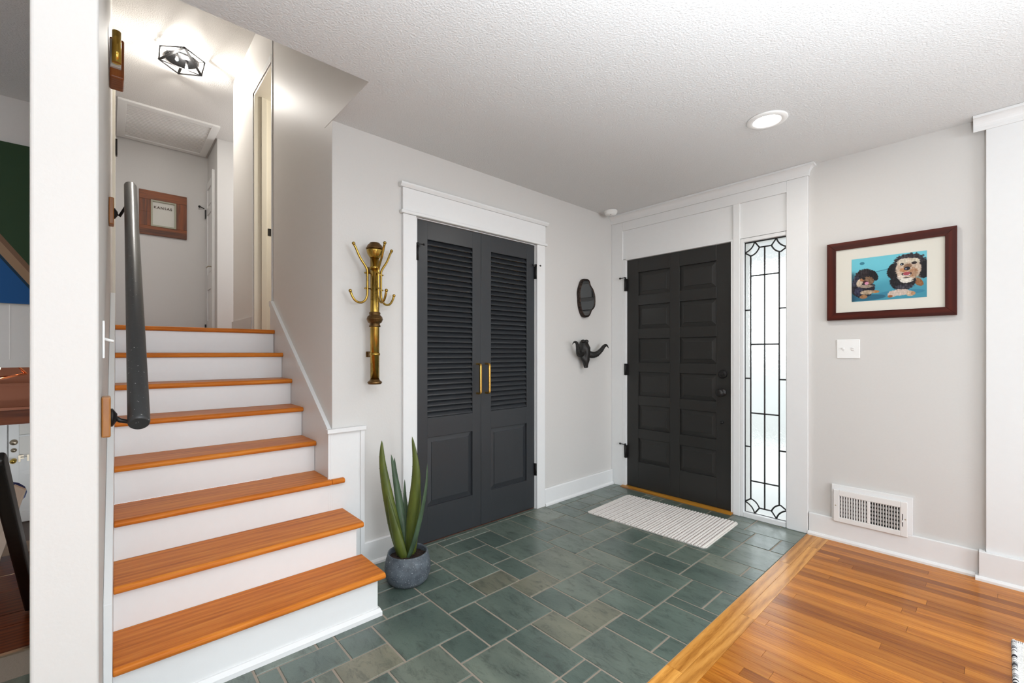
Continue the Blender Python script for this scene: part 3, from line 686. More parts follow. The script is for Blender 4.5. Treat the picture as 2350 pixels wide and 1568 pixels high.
def dogcol(u,v):
    # u 0..1 left-right, v 0..1 top-down, image space of the print
    def mixc(a,b,t): return tuple(p*(1-t)+q*t for p,q in zip(a,b))
    n1=noise.noise(Vector((u*5,v*5,1))); n2=noise.noise(Vector((u*60,v*14,2))); n3=noise.noise(Vector((u*25,v*40,5)))
    c=mixc((104,188,203),(66,140,160),smooth(.05,.95,v+.1*n1))
    if v<.22-.0*u: pass
    sea=.42-.22*u
    if abs(v-sea)<.008 and u>.3 and u<.62: c=mixc(c,(30,80,105),.8)
    if v<sea: c=mixc(c,(112,196,210),.5)
    c=mixc(c,(30,90,110),.7*inell(u,v,.15,.12,.035,.035))
    c=mixc(c,(30,60,72),.8*smooth(.10,.0,u)*smooth(.25,.4,v))
    c=mixc(c,(45,110,140),.5*inell(u,v,.68,.86,.30,.06)); c=mixc(c,(30,70,95),.6*inell(u,v,.2,.92,.28,.07))
    def lay(c,col,m_,nv=18):
        k=n2*nv+n3*nv*.7; return mixc(c,tuple(max(0,min(255,q+k)) for q in col),m_)
    # small dog (left)
    c=lay(c,(34,32,40),inell(u,v,.16,.70,.17,.22,0,.10,1)); c=lay(c,(60,62,92),.6*inell(u,v,.10,.76,.06,.10,0,.2,2),40)
    c=lay(c,(150,110,75),inell(u,v,.17,.90,.055,.045,0,.1,3)); c=lay(c,(165,115,70),inell(u,v,.335,.80,.055,.035,0,.1,4))
    c=lay(c,(170,150,125),inell(u,v,.22,.80,.10,.05,0,.25,5),40)
    c=lay(c,(40,34,36),inell(u,v,.19,.45,.15,.20,0,.10,6),26); c=lay(c,(22,20,24),inell(u,v,.31,.42,.055,.13,-.3,.12,7),10); c=lay(c,(52,52,66),inell(u,v,.055,.52,.045,.13,.2,.2,8),30)
    c=lay(c,(190,172,150),inell(u,v,.115,.56,.045,.09,.2,.2,9),34); c=lay(c,(118,92,70),inell(u,v,.24,.53,.075,.10,-.2,.2,10),40)
    c=lay(c,(160,110,75),inell(u,v,.15,.50,.03,.035,0,.1,11)); c=lay(c,(150,135,120),inell(u,v,.20,.66,.10,.035,.1,.3,12),40)
    c=lay(c,(12,12,14),inell(u,v,.175,.475,.022,.028)); c=lay(c,(14,12,12),inell(u,v,.115,.43,.014,.014)); c=lay(c,(14,12,12),inell(u,v,.235,.43,.014,.014)); c=lay(c,(60,20,30),inell(u,v,.20,.565,.035,.035)); c=lay(c,(205,140,165),inell(u,v,.215,.590,.030,.032))
    # large dog (right)
    c=lay(c,(140,92,55),inell(u,v,.90,.66,.05,.10,-.4,.1,13))
    c=lay(c,(28,26,30),inell(u,v,.70,.60,.17,.22,0,.08,14)); c=lay(c,(60,60,72),.7*inell(u,v,.72,.74,.12,.05,0,.3,15),45)
    c=lay(c,(196,178,165),inell(u,v,.66,.86,.15,.07,0,.15,16),24); c=lay(c,(196,178,165),inell(u,v,.56,.90,.06,.05,.3,.1,17),24); c=lay(c,(190,165,140),inell(u,v,.80,.90,.06,.055,-.3,.1,18),24)
    c=lay(c,(150,95,60),inell(u,v,.535,.93,.035,.03,0,.1,19)); c=lay(c,(175,135,100),inell(u,v,.83,.90,.03,.04,0,.1,20))
    c=lay(c,(24,22,24),inell(u,v,.58,.36,.085,.17,.15,.10,21),12); c=lay(c,(20,18,22),inell(u,v,.96,.38,.09,.21,0,.10,22),10)
    c=lay(c,(48,44,48),inell(u,v,.78,.17,.20,.15,0,.18,23),34)
    c=lay(c,(192,172,152),inell(u,v,.77,.36,.165,.25,0,.08,24),26); c=lay(c,(200,190,172),inell(u,v,.70,.18,.08,.06,-.4,.25,25),34); c=lay(c,(196,186,166),inell(u,v,.85,.19,.07,.06,.5,.25,26),34)
    c=lay(c,(176,116,70),.75*inell(u,v,.715,.37,.055,.05,0,.3,27),30); c=lay(c,(160,105,68),.6*inell(u,v,.83,.44,.06,.10,0,.35,28),34); c=lay(c,(110,78,55),.8*inell(u,v,.765,.29,.055,.05,0,.3,29),30)
    c=lay(c,(228,218,204),.8*inell(u,v,.68,.53,.05,.05,.5,.4,31),30); c=lay(c,(150,125,100),.5*inell(u,v,.88,.52,.04,.12,-.3,.4,32),40)
    c=lay(c,(40,30,30),inell(u,v,.845,.235,.036,.030)); c=lay(c,(20,20,26),inell(u,v,.69,.24,.026,.026)); c=lay(c,(150,165,190),inell(u,v,.684,.243,.008,.01))
    c=lay(c,(26,26,32),inell(u,v,.755,.345,.040,.040)); c=lay(c,(120,125,150),inell(u,v,.742,.350,.012,.014))
    c=lay(c,(36,20,22),inell(u,v,.75,.455,.066,.060) if v>.425+.25*abs(u-.75) else 0,8); c=lay(c,(222,216,212),inell(u,v,.75,.462,.056,.045) if v>.47 else 0,4); c=lay(c,(158,70,80),inell(u,v,.75,.455,.046,.038),8); c=lay(c,(215,210,200),inell(u,v,.745,.60,.085,.06,0,.25,30),24)
    c=lay(c,(50,35,32),inell(u,v,.745,.545,.05,.012))
    return lin(tuple(max(0,min(255,q)) for q in c))
mb=MB(); nu,nv=260,200
PT=[[((px0+(px1-px0)*i/nu),DW-.0172,(pz1-(pz1-pz0)*j/nv)) for i in range(nu+1)] for j in range(nv+1)]
me=D.meshes.new('photo_print'); verts=[tuple(Vector(p)-pf.location) for row in PT for p in row]
me.from_pydata(verts,[],[(j*(nu+1)+i,j*(nu+1)+i+1,(j+1)*(nu+1)+i+1,(j+1)*(nu+1)+i) for j in range(nv) for i in range(nu)])
cat=me.color_attributes.new('col','FLOAT_COLOR','POINT')
for j in range(nv+1):
    for i in range(nu+1): cat.data[j*(nu+1)+i].color=(*dogcol(i/nu,j/nv),1)
me.materials.append(M['print']); o=D.objects.new('photo_print',me); COL.objects.link(o); o.parent=pf
o['label']='photo of two small black and tan dogs on a teal sofa'

# ---------------------------------------------------------------- switches
def plate(name,label,x0,x1,z0,z1,y):
    t=thing(name,label,'light switch',((x0+x1)/2,y,z0))
    MB().box(x0,x1,y-.006,y-.0005,z0,z1).build('cover_plate',M['plastic'],t,bevel=.003)
    return t
t=plate('light_switch','white double switch plate below the framed dog photo',-.707,-.588,1.168,1.287,DW)
MB().box(-.677,-.667,DW-.016,DW-.006,1.222,1.236).build('toggle',M['plastic2'],t,bevel=.001)
for z in(1.233,1.221): MB().box(-.630,-.617,DW-.010,DW-.006,z-.004,z+.004).build('toggle',M['plastic2'],t,bevel=.001)
t=thing('light_switch','white toggle switch plate on the wall left of the stairs','light switch',(-1.83,wl(-1.83),1.24))
MB().box(-1.865,-1.79,wl(-1.79)+.0003,wl(-1.83)+.0055,1.185,1.297).build('cover_plate',M['plastic'],t,bevel=.002)
MB().tube([(-1.82,wl(-1.82)+.004,1.243),(-1.82,wl(-1.82)+.026,1.236)],.0045,8).build('toggle',M['plastic'],t)

# ---------------------------------------------------------------- wall register
vr=thing('wall_register','white slotted air register set in the baseboard','vent',(-.54,DW,.13))
yb=DW-.0195
MB().box(-.732,-.342,DW-.018,DW-.0005,.1435,.360).build('backing_board',M['trim'],vr,bevel=.002)
gx0,gx1,gz0,gz1=-.719,-.363,.130,.331; gy0=yb-.014
A0,A1,B0,B1=-.690,-.548,-.534,-.394; s0,s1=.160,.296
fr=MB().box(gx0,A0,gy0,yb,gz0,gz1).box(A1,B0,gy0,yb,s0,s1).box(B1,gx1,gy0,yb,gz0,gz1).box(A0,B1,gy0,yb,gz0,s0).box(A0,B1,gy0,yb,s1,gz1)
fr.build('face_plate',M['plastic2'],vr,bevel=.0025)
MB().box(A0,B1,yb-.002,yb-.0005,s0,s1).build('duct_shade_sheet',M['dark'],vr)  # flat dark sheet painted as the shade inside the duct
fin=MB()
for a,b,sg in((A0,A1,1),(B0,B1,-1)):
    n_=11; p_=(b-a)/n_
    for i in range(n_+1):
        x=a+p_*i; fin.add([(x-.0016,gy0+.001,s0),(x+.0016,gy0+.001,s0),(x+.0016+sg*.004,yb-.004,s0),(x-.0016+sg*.004,yb-.004,s0),(x-.0016,gy0+.001,s1),(x+.0016,gy0+.001,s1),(x+.0016+sg*.004,yb-.004,s1),(x-.0016+sg*.004,yb-.004,s1)],[(0,1,2,3),(7,6,5,4),(0,4,5,1),(1,5,6,2),(2,6,7,3),(3,7,4,0)])
fin.build('fins',M['plastic2'],vr)
hb=MB()
for i in range(6):
    z=s0+.012+i*.0235; hb.box(A0,B1,yb-.0035,yb-.002,z,z+.013)
hb.build('damper_blades',mat('grey_steel',(.35,.35,.34),.5),vr)
MB().box(-.3865,-.3830,gy0-.0006,gy0+.001,.188,.262).build('lever_slot',M['dark'],vr); MB().tube([(-.3848,gy0,.222),(-.3848,gy0-.012,.220)],.004,8).build('lever',M['plastic'],vr)
for x,z in((-.707,.232),(-.372,.232)): MB().lathe([(.004,0),(.003,-.0015),(.0001,-.002)],(x,gy0,z),'y',12).build('screw',M['nickel'],vr)

# ---------------------------------------------------------------- coat rack
PX,PY=-2.335,1.096
cr=thing('coat_rack','brass wall-mounted coat rack with double hooks beside the closet','coat rack',(PX,PY,1.03))
MB().tube([(PX,PY,1.05),(PX,PY,1.735)],.0243,28).build('pole',M['brass'],cr)
MB().lathe([(.026,1.728),(.030,1.734),(.039,1.748),(.0440,1.764),(.0450,1.7755)],(PX,PY,0),'z',36).build('finial_bowl',M['brass'],cr)
MB().lathe([(.0455,1.7757),(.0475,1.777),(.0475,1.780),(.044,1.785),(.039,1.797),(.028,1.807),(.0265,1.811),(.0001,1.813)],(PX,PY,0),'z',36).build('finial',M['brassdark'],cr)
MB().lathe([(.0305,1.345),(.0305,1.354),(.027,1.358),(.027,1.364),(.036,1.370),(.041,1.380),(.0425,1.386),(.0455,1.388),(.0425,1.390),(.040,1.402),(.032,1.409),(.029,1.412),(.031,1.424),(.027,1.428)],(PX,PY,0),'z',36).build('collar',M['brassdark'],cr)
MB().lathe([(.034,1.029),(.036,1.032),(.040,1.040),(.034,1.045),(.027,1.051),(.026,1.056)],(PX,PY,0),'z',36).build('base_flare',M['brassdark'],cr)
for z in(1.673,1.194):
    MB().lathe([(.0245,z-.007),(.0275,z-.006),(.0285,z),(.0275,z+.006),(.0245,z+.007)],(PX,PY,0),'z',28).build('ring',M['brass'],cr)
    MB().box(CW+.0008,PX-.018,PY-.008,PY+.006,z-.010,z+.010).box(CW+.0008,CW+.004,PY-.014,PY+.012,z-.016,z+.016).build('wall_bracket',M['brassdark'],cr,bevel=.002)
def hook(dx_,dy_,k=1):
    def P(r,z): return (PX+dx_*r,PY+dy_*r,z)
    top=[(.118,1.784),(.108,1.768),(.086,1.722),(.058,1.682),(.046,1.662),(.043,1.640)]
    low=[(.043,1.54),(.046,1.510),(.058,1.487),(.078,1.476),(.100,1.478),(.118,1.492),(.130,1.512),(.136,1.528)]
    pts=[]
    ctl=[P(r,z) for r,z in top+low]
    # catmull-rom
    C=[Vector(p) for p in ctl]; C=[C[0]*2-C[1]]+C+[C[-1]*2-C[-2]]
    for i in range(1,len(C)-2):
        for s_ in range(4):
            t=s_/4; a,b,c_,d=C[i-1],C[i],C[i+1],C[i+2]
            pts.append(.5*((2*b)+(c_-a)*t+(2*a-5*b+4*c_-d)*t*t+(-a+3*b-3*c_+d)*t**3))
    pts.append(C[-2])
    h=MB().tube(pts,.0062,12); h.ball(P(.120,1.790),.0092,16); h.ball(P(.138,1.534),.0092,16)
    o=h.build('hook',M['brass'],cr)
    for z in(1.555,1.640):
        s=MB().lathe([(.0034,0),(.0034,.034),(.0048,.036),(.0048,.039),(.003,.0415),(.0001,.042)],(0,0,0),'x',12)
        an=math.atan2(dy_,dx_); mt_=Matrix.Translation(P(.018,z))@Matrix.Rotation(an,4,'Z'); s.v=[mt_@v for v in s.v]
        s.build('screw',M['brass'],o)
hook(0,-1); hook(1,0); hook(-.25,.968)

# ---------------------------------------------------------------- potted aloe
AX,AY=-2.105,1.172
pa=thing('potted_aloe','tall green aloe in a speckled blue-grey round pot on the slate','plant',(AX,AY,0))
MB().lathe([(.078,.0008),(.092,.004),(.108,.022),(.1175,.055),(.119,.085),(.113,.120),(.104,.150),(.103,.157),(.098,.158),(.095,.152),(.097,.130),(.097,.12)],(AX,AY,0),'z',56).build('pot',M['pot'],pa)
mb=MB(); random.seed(8)
vs=[(AX,AY,.135)]; rr=[.03,.06,.0965]
for r in rr:
    for k in range(36):
        a=2*math.pi*k/36; vs.append((AX+r*math.cos(a),AY+r*math.sin(a),.130+random.uniform(-.005,.006)))
fs=[(0,1+k,1+(k+1)%36) for k in range(36)]+[(1+q*36+k,1+(q+1)*36+k,1+(q+1)*36+(k+1)%36,1+q*36+(k+1)%36) for q in range(2) for k in range(36)]
mb.add(vs,fs,smooth=True).build('soil',M['soil'],pa)
rx=Vector((.673,.7396,0)); fw=Vector((-.7396,.673,0))
def leaf(pts,wid,face,m,thick=.35):
    """pts: (right, height, depth) relative to the pot centre, leaf tapering to a point; face = facing angle"""
    C=[Vector((AX,AY,0))+rx*a+fw*c+Vector((0,0,b)) for a,b,c in pts]
    C=[C[0]*2-C[1]]+C+[C[-1]*2-C[-2]]; P=[]
    for i in range(1,len(C)-2):
        for s_ in range(6):
            t=s_/6; a,b,c_,d=C[i-1],C[i],C[i+1],C[i+2]; P.append(.5*((2*b)+(c_-a)*t+(2*a-5*b+4*c_-d)*t*t+(-a+3*b-3*c_+d)*t**3))
    P.append(C[-2]); n=len(P); seg=14; vs=[]; mbl=MB()
    side=(rx*math.cos(face)+fw*math.sin(face))
    edges=[[],[]]
    for i,p in enumerate(P):
        s_=i/(n-1); t=(P[min(i+1,n-1)]-P[max(i-1,0)]).normalized()
        u=(side-t*side.dot(t)).normalized(); nn=t.cross(u)
        w2=wid*(1-s_)**.62*(.78+.5*min(1,s_*3.5)*(1-s_*.3))*.5+.0006
        for k in range(seg):
            a=2*math.pi*k/seg; x=math.cos(a); y=math.sin(a)
            yy=y*thick*(1 if y<0 else .25)+ (x*x)*.22   # crescent section
            vs.append(p+u*x*w2+nn*yy*w2)
        if i%3==1 and i<n-3:
            for q,sg in enumerate((1,-1)): edges[q].append((p+u*sg*w2+nn*.22*w2,u*sg,t))
    fs=[(i*seg+k,i*seg+(k+1)%seg,(i+1)*seg+(k+1)%seg,(i+1)*seg+k) for i in range(n-1) for k in range(seg)]
    mbl.add(vs,fs,None,True)
    for e in edges:
        for p,u,t in e: mbl.add([p-u*.001-t*.002,p-u*.001+t*.002,p+u*.0032+t*.002,p-u*.001+u.cross(t)*.0015],[(0,1,2),(0,2,3),(1,3,2)])
    mbl.build('leaf',m,pa)
s=1/429.  # metres per photo pixel at the plant
def LP(px,py,dep=0): return ((px-936)/436.,(1255-py)/432.+.182-.0*dep,dep)
leaf([LP(925,1284),LP(906,1215),LP(886,1120),LP(877,1060),LP(876,1014)],.062,.15,M['leaf'])
leaf([LP(930,1284,-.02),LP(915,1235,-.025),LP(902,1180,-.03),LP(893,1133,-.03)],.056,-.1,M['leaf'])
leaf([LP(937,1275,.03),LP(920,1200,.035),LP(904,1110,.04),LP(893,1050,.04)],.050,.5,M['leafblue'])
leaf([LP(934,1270,.045),LP(918,1190,.06),LP(901,1100,.07),LP(897,1060,.07)],.035,.9,M['leafblue'])
leaf([LP(938,1270,.04),LP(930,1200,.05),LP(924,1150,.055),LP(923,1110,.055)],.030,.7,M['leafblue'])
leaf([LP(938,1282,.01),LP(944,1200,.01),LP(953,1110,.01),LP(952,1060,.01),LP(945,1006,.01)],.064,-.1,M['leaf'])
leaf([LP(945,1275,.03),LP(954,1190,.03),LP(958,1130,.03),LP(956,1086,.03)],.040,.4,M['leaf'])
leaf([LP(938,1284,-.012),LP(954,1240,-.02),LP(972,1170,-.03),LP(982,1110,-.035),LP(984,1063,-.035)],.040,1.05,M['leafblue'])

# ---------------------------------------------------------------- organic mirror
mr=thing('wall_mirror','small irregular mirror with bumpy dark bronze frame above the skull','mirror',(CW,3.03,1.67))
out=[(-.082,-.005),(-.086,.045),(-.070,.098),(-.040,.150),(0,.160),(.040,.156),(.062,.115),(.098,.080),(.122,.030),(.126,-.035),(.112,-.075),(.075,-.105),(.050,-.145),(.015,-.160),(-.030,-.155),(-.062,-.108),(-.078,-.055)]
def crv(o,k=4):
    n=len(o); r=[]
    for i in range(n):
        a,b,c_,d=[Vector(o[(i+q)%n]) for q in(-1,0,1,2)]
        for s_ in range(k):
            t=s_/k; r.append(.5*((2*b)+(c_-a)*t+(2*a-5*b+4*c_-d)*t*t+(-a+3*b-3*c_+d)*t**3))
    return r
oc=crv(out); n=len(oc); cy,cz=3.030,1.673
mb=MB(); xw,xf=CW+.0008,CW+.038
rings=[(1.0,xw),(1.035,CW+.012),(1.03,CW+.030),(.985,xf),(.95,xf),(.925,xf-.006)]
vs=[]
for k,(sc_,x) in enumerate(rings):
    for i,p in enumerate(oc):
        j=1+.012*noise.noise(Vector((p.x*40,p.y*40,k))) if 0<k<5 else 1
        vs.append((x,cy+p.x*sc_*j,cz+p.y*sc_*j))
fs=[(q*n+i,q*n+(i+1)%n,(q+1)*n+(i+1)%n,(q+1)*n+i) for q in range(len(rings)-1) for i in range(n)]
mb.add(vs,fs,smooth=True).build('frame',M['bronze'],mr)
MB().add([(xf-.0062,cy+p.x*.93,cz+p.y*.93) for p in oc],[tuple(range(n))]).build('glass',M['mirror'],mr)

# ---------------------------------------------------------------- ram skull ornament
sk=thing('skull_ornament','small black horned animal skull ornament hung below the bronze mirror','ornament',(CW,2.985,1.2))
SX=CW+.050; SYc=2.990
mb=MB(); seg=20
prof=[(1.312,.010,.012,-.010),(1.308,.026,.020,-.012),(1.292,.038,.032,-.010),(1.270,.046,.040,-.006),(1.246,.052,.044,0),(1.222,.056,.044,.002),(1.200,.050,.040,.004),(1.180,.048,.036,.006),(1.165,.050,.034,.006),(1.145,.044,.032,.008),(1.128,.032,.028,.010),(1.112,.022,.024,.010),(1.095,.018,.021,.010),(1.086,.014,.016,.010),(1.081,.004,.005,.008)]
vs=[]
for q,(z,ry,rx_,ox) in enumerate(prof):
    for k in range(seg):
        a=2*math.pi*k/seg; c_,s_=math.cos(a),math.sin(a)
        r=1+.06*math.cos(2*a)*(1 if 3<q<8 else 0)
        # eye sockets
        e=0
        if 5<=q<=8: e=.30*max(0,1-abs(a-R(52))/.45)+.30*max(0,1-abs(a-R(308))/.45)
        if q in(1,2,3): e+=.35*max(0,1-abs(math.sin(a/2))/.35)
        vs.append((SX+ox+rx_*c_*(r-e),SYc+ry*s_*(r-e),z))
fs=[(i*seg+k,i*seg+(k+1)%seg,(i+1)*seg+(k+1)%seg,(i+1)*seg+k) for i in range(len(prof)-1) for k in range(seg)]
mb.add(vs,fs,smooth=True); mb.ball((SX,SYc-.022,1.300),.020,14,(1,1,.8)); mb.ball((SX,SYc+.022,1.300),.020,14,(1,1,.8)); mb.ball((SX+.012,SYc-.010,1.088),.013,12); mb.ball((SX+.012,SYc+.010,1.088),.013,12)
mb.box(CW+.0006,SX-.02,SYc-.02,SYc+.02,1.19,1.24)
mb.build('skull',M['resin'],sk)
def horn(ctl,r0,sg):
    C=[Vector(p) for p in ctl]; C=[C[0]*2-C[1]]+C+[C[-1]*2-C[-2]]; P=[]
    for i in range(1,len(C)-2):
        for s_ in range(10):
            t=s_/10; a,b,c_,d=C[i-1],C[i],C[i+1],C[i+2]; P.append(.5*((2*b)+(c_-a)*t+(2*a-5*b+4*c_-d)*t*t+(-a+3*b-3*c_+d)*t**3))
    P.append(C[-2]); n=len(P)
    rs=[max(.0015,r0*(1-(i/(n-1))**1.6*.92)*(1+(.13 if i%3==0 else -.06)*(1 if i<n*.82 else 0))) for i in range(n)]
    MB().tube(P,0,14,rs=rs).build('horn',M['resin'],sk)
X_=SX
horn([(X_,SYc+.040,1.195),(X_+.01,SYc+.085,1.186),(X_+.02,SYc+.135,1.192),(X_+.03,SYc+.185,1.225),(X_+.035,SYc+.225,1.262),(X_+.035,SYc+.262,1.270),(X_+.035,SYc+.292,1.245)],.027,1)
horn([(X_,SYc-.040,1.195),(X_+.01,SYc-.080,1.190),(X_+.02,SYc-.110,1.212),(X_+.03,SYc-.130,1.250),(X_+.035,SYc-.150,1.285),(X_+.035,SYc-.180,1.292),(X_+.035,SYc-.205,1.272)],.022,-1)

# ---------------------------------------------------------------- handrail
hr=thing('handrail','round black handrail on wood blocks along the left stair wall','handrail',(-1.66,.06,1.0))
a=Vector((-1.640,.066,1.000)); b=Vector((-3.06,.088,2.075)); d=(b-a).normalized()
MB().tube([a,a+d*.004,a+d*.012,b-d*.008,b],0,32,rs=[.0215,.0245,.0255,.0255,.021]).build('rail',M['rail'],hr)
for x,z,h in((-1.70,1.022,.112),(-2.93,1.892,.130)):
    yw=wl(x)
    MB().box(x-.035,x+.035,yw+.0004 if x>-2 else yw+.0004,yw+.020,z-h/2,z+h/2).build('mounting_block',M['oakblock'],hr,bevel=.004)
    p=Vector((x,yw+.020,z-.005)); ry_=.066+(x+1.640)*(-.0155); rz=1.0+(-1.64-x)*.757
    m=MB().lathe([(.026,0),(.026,.004),(.016,.010),(.010,.014)],p,'y',20)
    m.tube([p+Vector((0,.008,0)),p+Vector((0,.020,-.010)),(x,ry_-.018,rz-.045),(x,ry_-.004,rz-.036),(x,ry_,rz-.024)],.0062,10)
    m.build('bracket',M['black'],hr)

# door chime on left wall
dc=thing('door_chime','brass tube door chime on an orange wood back high on the stair wall','door chime',(-3.05,wl(-3.05),2.6))
yw=wl(-3.05)
MB().box(-3.14,-2.99,yw+.0016,yw+.058,2.585,2.785).build('wood_back',M['chimewood'],dc,bevel=.008,seg=3)
MB().box(-3.125,-2.972,yw+.004,yw+.046,2.630,2.765).build('resonator_box',M['plastic2'],dc,bevel=.002)
MB().tube([(-2.950,yw+.028,2.640),(-2.950,yw+.028,2.795)],.0175,24).build('chime_cover',M['polbrass'],dc)

# ---------------------------------------------------------------- upper hall details
# casing on left wall with latch
x=-4.75
c5=struct(MB().box(-4.83,-4.74,wl(-4.8)-.002,wl(-4.75)+.018,UF,3.38).build('trim_6',M['cream'],bevel=.002),'cream door casing on the left wall upstairs','trim')
MB().box(-4.78,-4.738,wl(-4.75)+.0182,wl(-4.75)+.030,2.78,2.91).build('hinge',M['black'],c5,bevel=.002)
# doorway right: jambs and casing
dj=sempty('trim_7',(-3.9,SY,UF),'cream door casing and jamb at the top of the stairs','trim')
MB().box(-4.185,-4.150,SY-.007,SY-.0005,UF,3.40).build('casing',M['trim'],dj,bevel=.002)
MB().box(-4.1495,-3.602,SY-.007,SY-.0005,3.342,3.40).build('casing',M['trim'],dj,bevel=.002)
MB().box(-3.600,-3.572,SY-.006,SY-.0005,UF+.212,3.62).build('casing',M['trim'],dj,bevel=.003)
MB().box(-4.1495,-4.130,SY-.0004,SY+.150,UF,3.338).build('jamb',M['cream'],dj); MB().box(-4.1295,-4.112,SY+.05,SY+.09,UF,3.32).build('door_stop_moulding',M['cream'],dj,bevel=.002)
MB().box(-4.1495,-3.602,SY-.0004,SY+.150,3.320,3.338).build('head_jamb',M['cream'],dj)
MB().box(-4.1298,-4.126,SY+.100,SY+.135,2.185,2.245).build('strike_plate',M['black'],dj,bevel=.002)
# baseboard upstairs
struct(MB().box(-4.955,-4.186,SY-.014,SY-.0005,UF,1.50).build('baseboard_upper',M['hall']))
# narrow door far right
nd=sempty('door_4',(-6.8,.985,UF),'narrow white panelled door at the end of the upper hall','door')
dy=.984
fr=MB().box(-7.06,-6.99,dy-.02,dy,UF+.01,3.42).box(-6.70,-6.62,dy-.02,dy,UF+.01,3.42)
for a,b_ in((UF+.01,1.62),(2.02,2.22),(3.0,3.09),(3.33,3.42)): fr.box(-6.99,-6.70,dy-.02,dy,a,b_)
fr.build('frame',M['trim'],nd,bevel=.002)
for a,b_ in((1.62,2.02),(2.22,3.0),(3.09,3.33)):
    p=MB().box(-6.99,-6.70,dy-.008,dy,a,b_); raised(p,'y',-6.99,-6.70,a,b_,dy-.012,-1,.006,.03,.006); p.build('panel',M['trim'],nd)
MB().box(-6.618,-6.56,dy-.028,dy,UF,3.48).build('casing',M['trim'],nd,bevel=.002)
for z in(1.52,3.03): MB().box(-7.085,-7.05,dy-.034,dy-.021,z-.05,z+.06).build('hinge',M['black'],nd)
MB().tube([(-7.09,dy-.04,3.115),(-7.05,dy-.09,3.12)],.006,8).ball((-7.05,dy-.095,3.12),.015,10).build('door_stop',M['black'],nd)
MB().tube([(-6.67,dy-.020,2.29),(-6.67,dy-.05,2.29),(-6.80,dy-.055,2.29)],.007,8).build('door_handle',M['nickel'],nd)
t=thing('light_switch','white switch plate by the corner of the upper hall','light switch',(-5.052,1.10,2.4))
MB().box(-4.966,-4.9555,SY+.02,SY+.09,2.33,2.45).build('cover_plate',M['plastic'],t,bevel=.002)
# ceiling grille
ag=thing('ceiling_grille','large white slatted air grille in the ceiling over the far hall','vent',(-6.54,.5,UC))
x0,x1,y0_,y1_=-7.075,-6.03,.075,.958; z0=UC-.022; f_=.075
MB().box(x0,x1,y0_,y0_+f_,z0,UC-.0005).box(x0,x1,y1_-f_,y1_,z0,UC-.0005).box(x0,x0+f_,y0_+f_,y1_-f_,z0,UC-.0005).box(x1-f_,x1,y0_+f_,y1_-f_,z0,UC-.0005).build('frame',M['plastic'],ag,bevel=.002)
sl=MB(); nsl=22
for i in range(nsl):
    x=x0+f_+(x1-x0-2*f_)*(i+.5)/nsl
    sl.prism([(x-.0205,UC-.008),(x-.0205,UC-.004),(x+.0205,UC-.004),(x+.0205,UC-.013)],'y',y0_+f_,y1_-f_)
sl.build('slats',M['plastic2'],ag)
MB().box(x0+f_,x1-f_,y0_+f_,y1_-f_,UC-.003,UC-.0005).build('backing',M['dark'],ag)
# KANSAS sign
ks=thing('framed_sign','rustic wood square frame with a small KANSAS sign, upper hall','picture',(-7.09,.52,2.94))
fx=-7.095; y0_,y1_,z0,z1=.285,.757,2.667,3.213; hw=.110
MB().box(fx,fx+.025,y0_,y1_,z1-hw,z1).build('frame_rail',M['reclaimed'],ks,bevel=.002); MB().box(fx,fx+.025,y0_,y1_,z0,z0+hw).build('frame_rail',M['reclaimed'],ks,bevel=.002)
mz=wood('rustic_orange_wood_vertical',[(.30,.072,.007),(.15,.034,.004),(.02,.007,.002)],'z',.5,60,0,9)
MB().box(fx,fx+.025,y0_,y0_+hw,z0+hw,z0+hw+.17).build('frame_rail',mz,ks,bevel=.002); MB().box(fx,fx+.025,y0_,y0_+hw,z0+hw+.17,z1-hw).build('frame_rail',mz,ks,bevel=.002); MB().box(fx,fx+.025,y1_-hw,y1_,z0+hw,z1-hw).build('frame_rail',mz,ks,bevel=.002)
ia,ib,ja,jb=y0_+hw,y1_-hw,z0+hw,z1-hw
pc=mat('pale_green_frame',(.42,.42,.32),.6)
MB().box(fx,fx+.034,ia,ib,ja,ja+.018).box(fx,fx+.034,ia,ib,jb-.018,jb).box(fx,fx+.034,ia,ia+.018,ja+.018,jb-.018).box(fx,fx+.034,ib-.018,ib,ja+.018,jb-.018).build('inner_frame',pc,ks,bevel=.002)
MB().box(fx,fx+.012,ia+.018,ib-.018,ja+.018,jb-.018).build('paper',M['paper'],ks)
def text(body,size,loc,rot,m,parent,name,ext=.0008,offset=.0):
    cu=D.curves.new(name,'FONT'); cu.body=body; cu.size=size; cu.align_x='CENTER'; cu.align_y='CENTER'; cu.extrude=ext; cu.offset=offset; cu.space_character=1.25
    ob=D.objects.new(name,cu); COL.objects.link(ob); bpy.context.view_layer.update()
    me=D.meshes.new_from_object(ob.evaluated_get(bpy.context.evaluated_depsgraph_get())); COL.objects.unlink(ob); D.objects.remove(ob)
    o=D.objects.new(name,me); COL.objects.link(o); me.materials.clear(); me.materials.append(m)
    off=Vector((0,0,0)); p=parent
    while p: off+=p.location; p=p.parent
    o.parent=parent; o.location=Vector(loc)-off; o.rotation_euler=rot; return o
text('KANSAS',.042,(fx+.0135,.515,jb-.085),(R(90),0,R(90)),M['ink'],ks,'lettering',.0008,.0012)
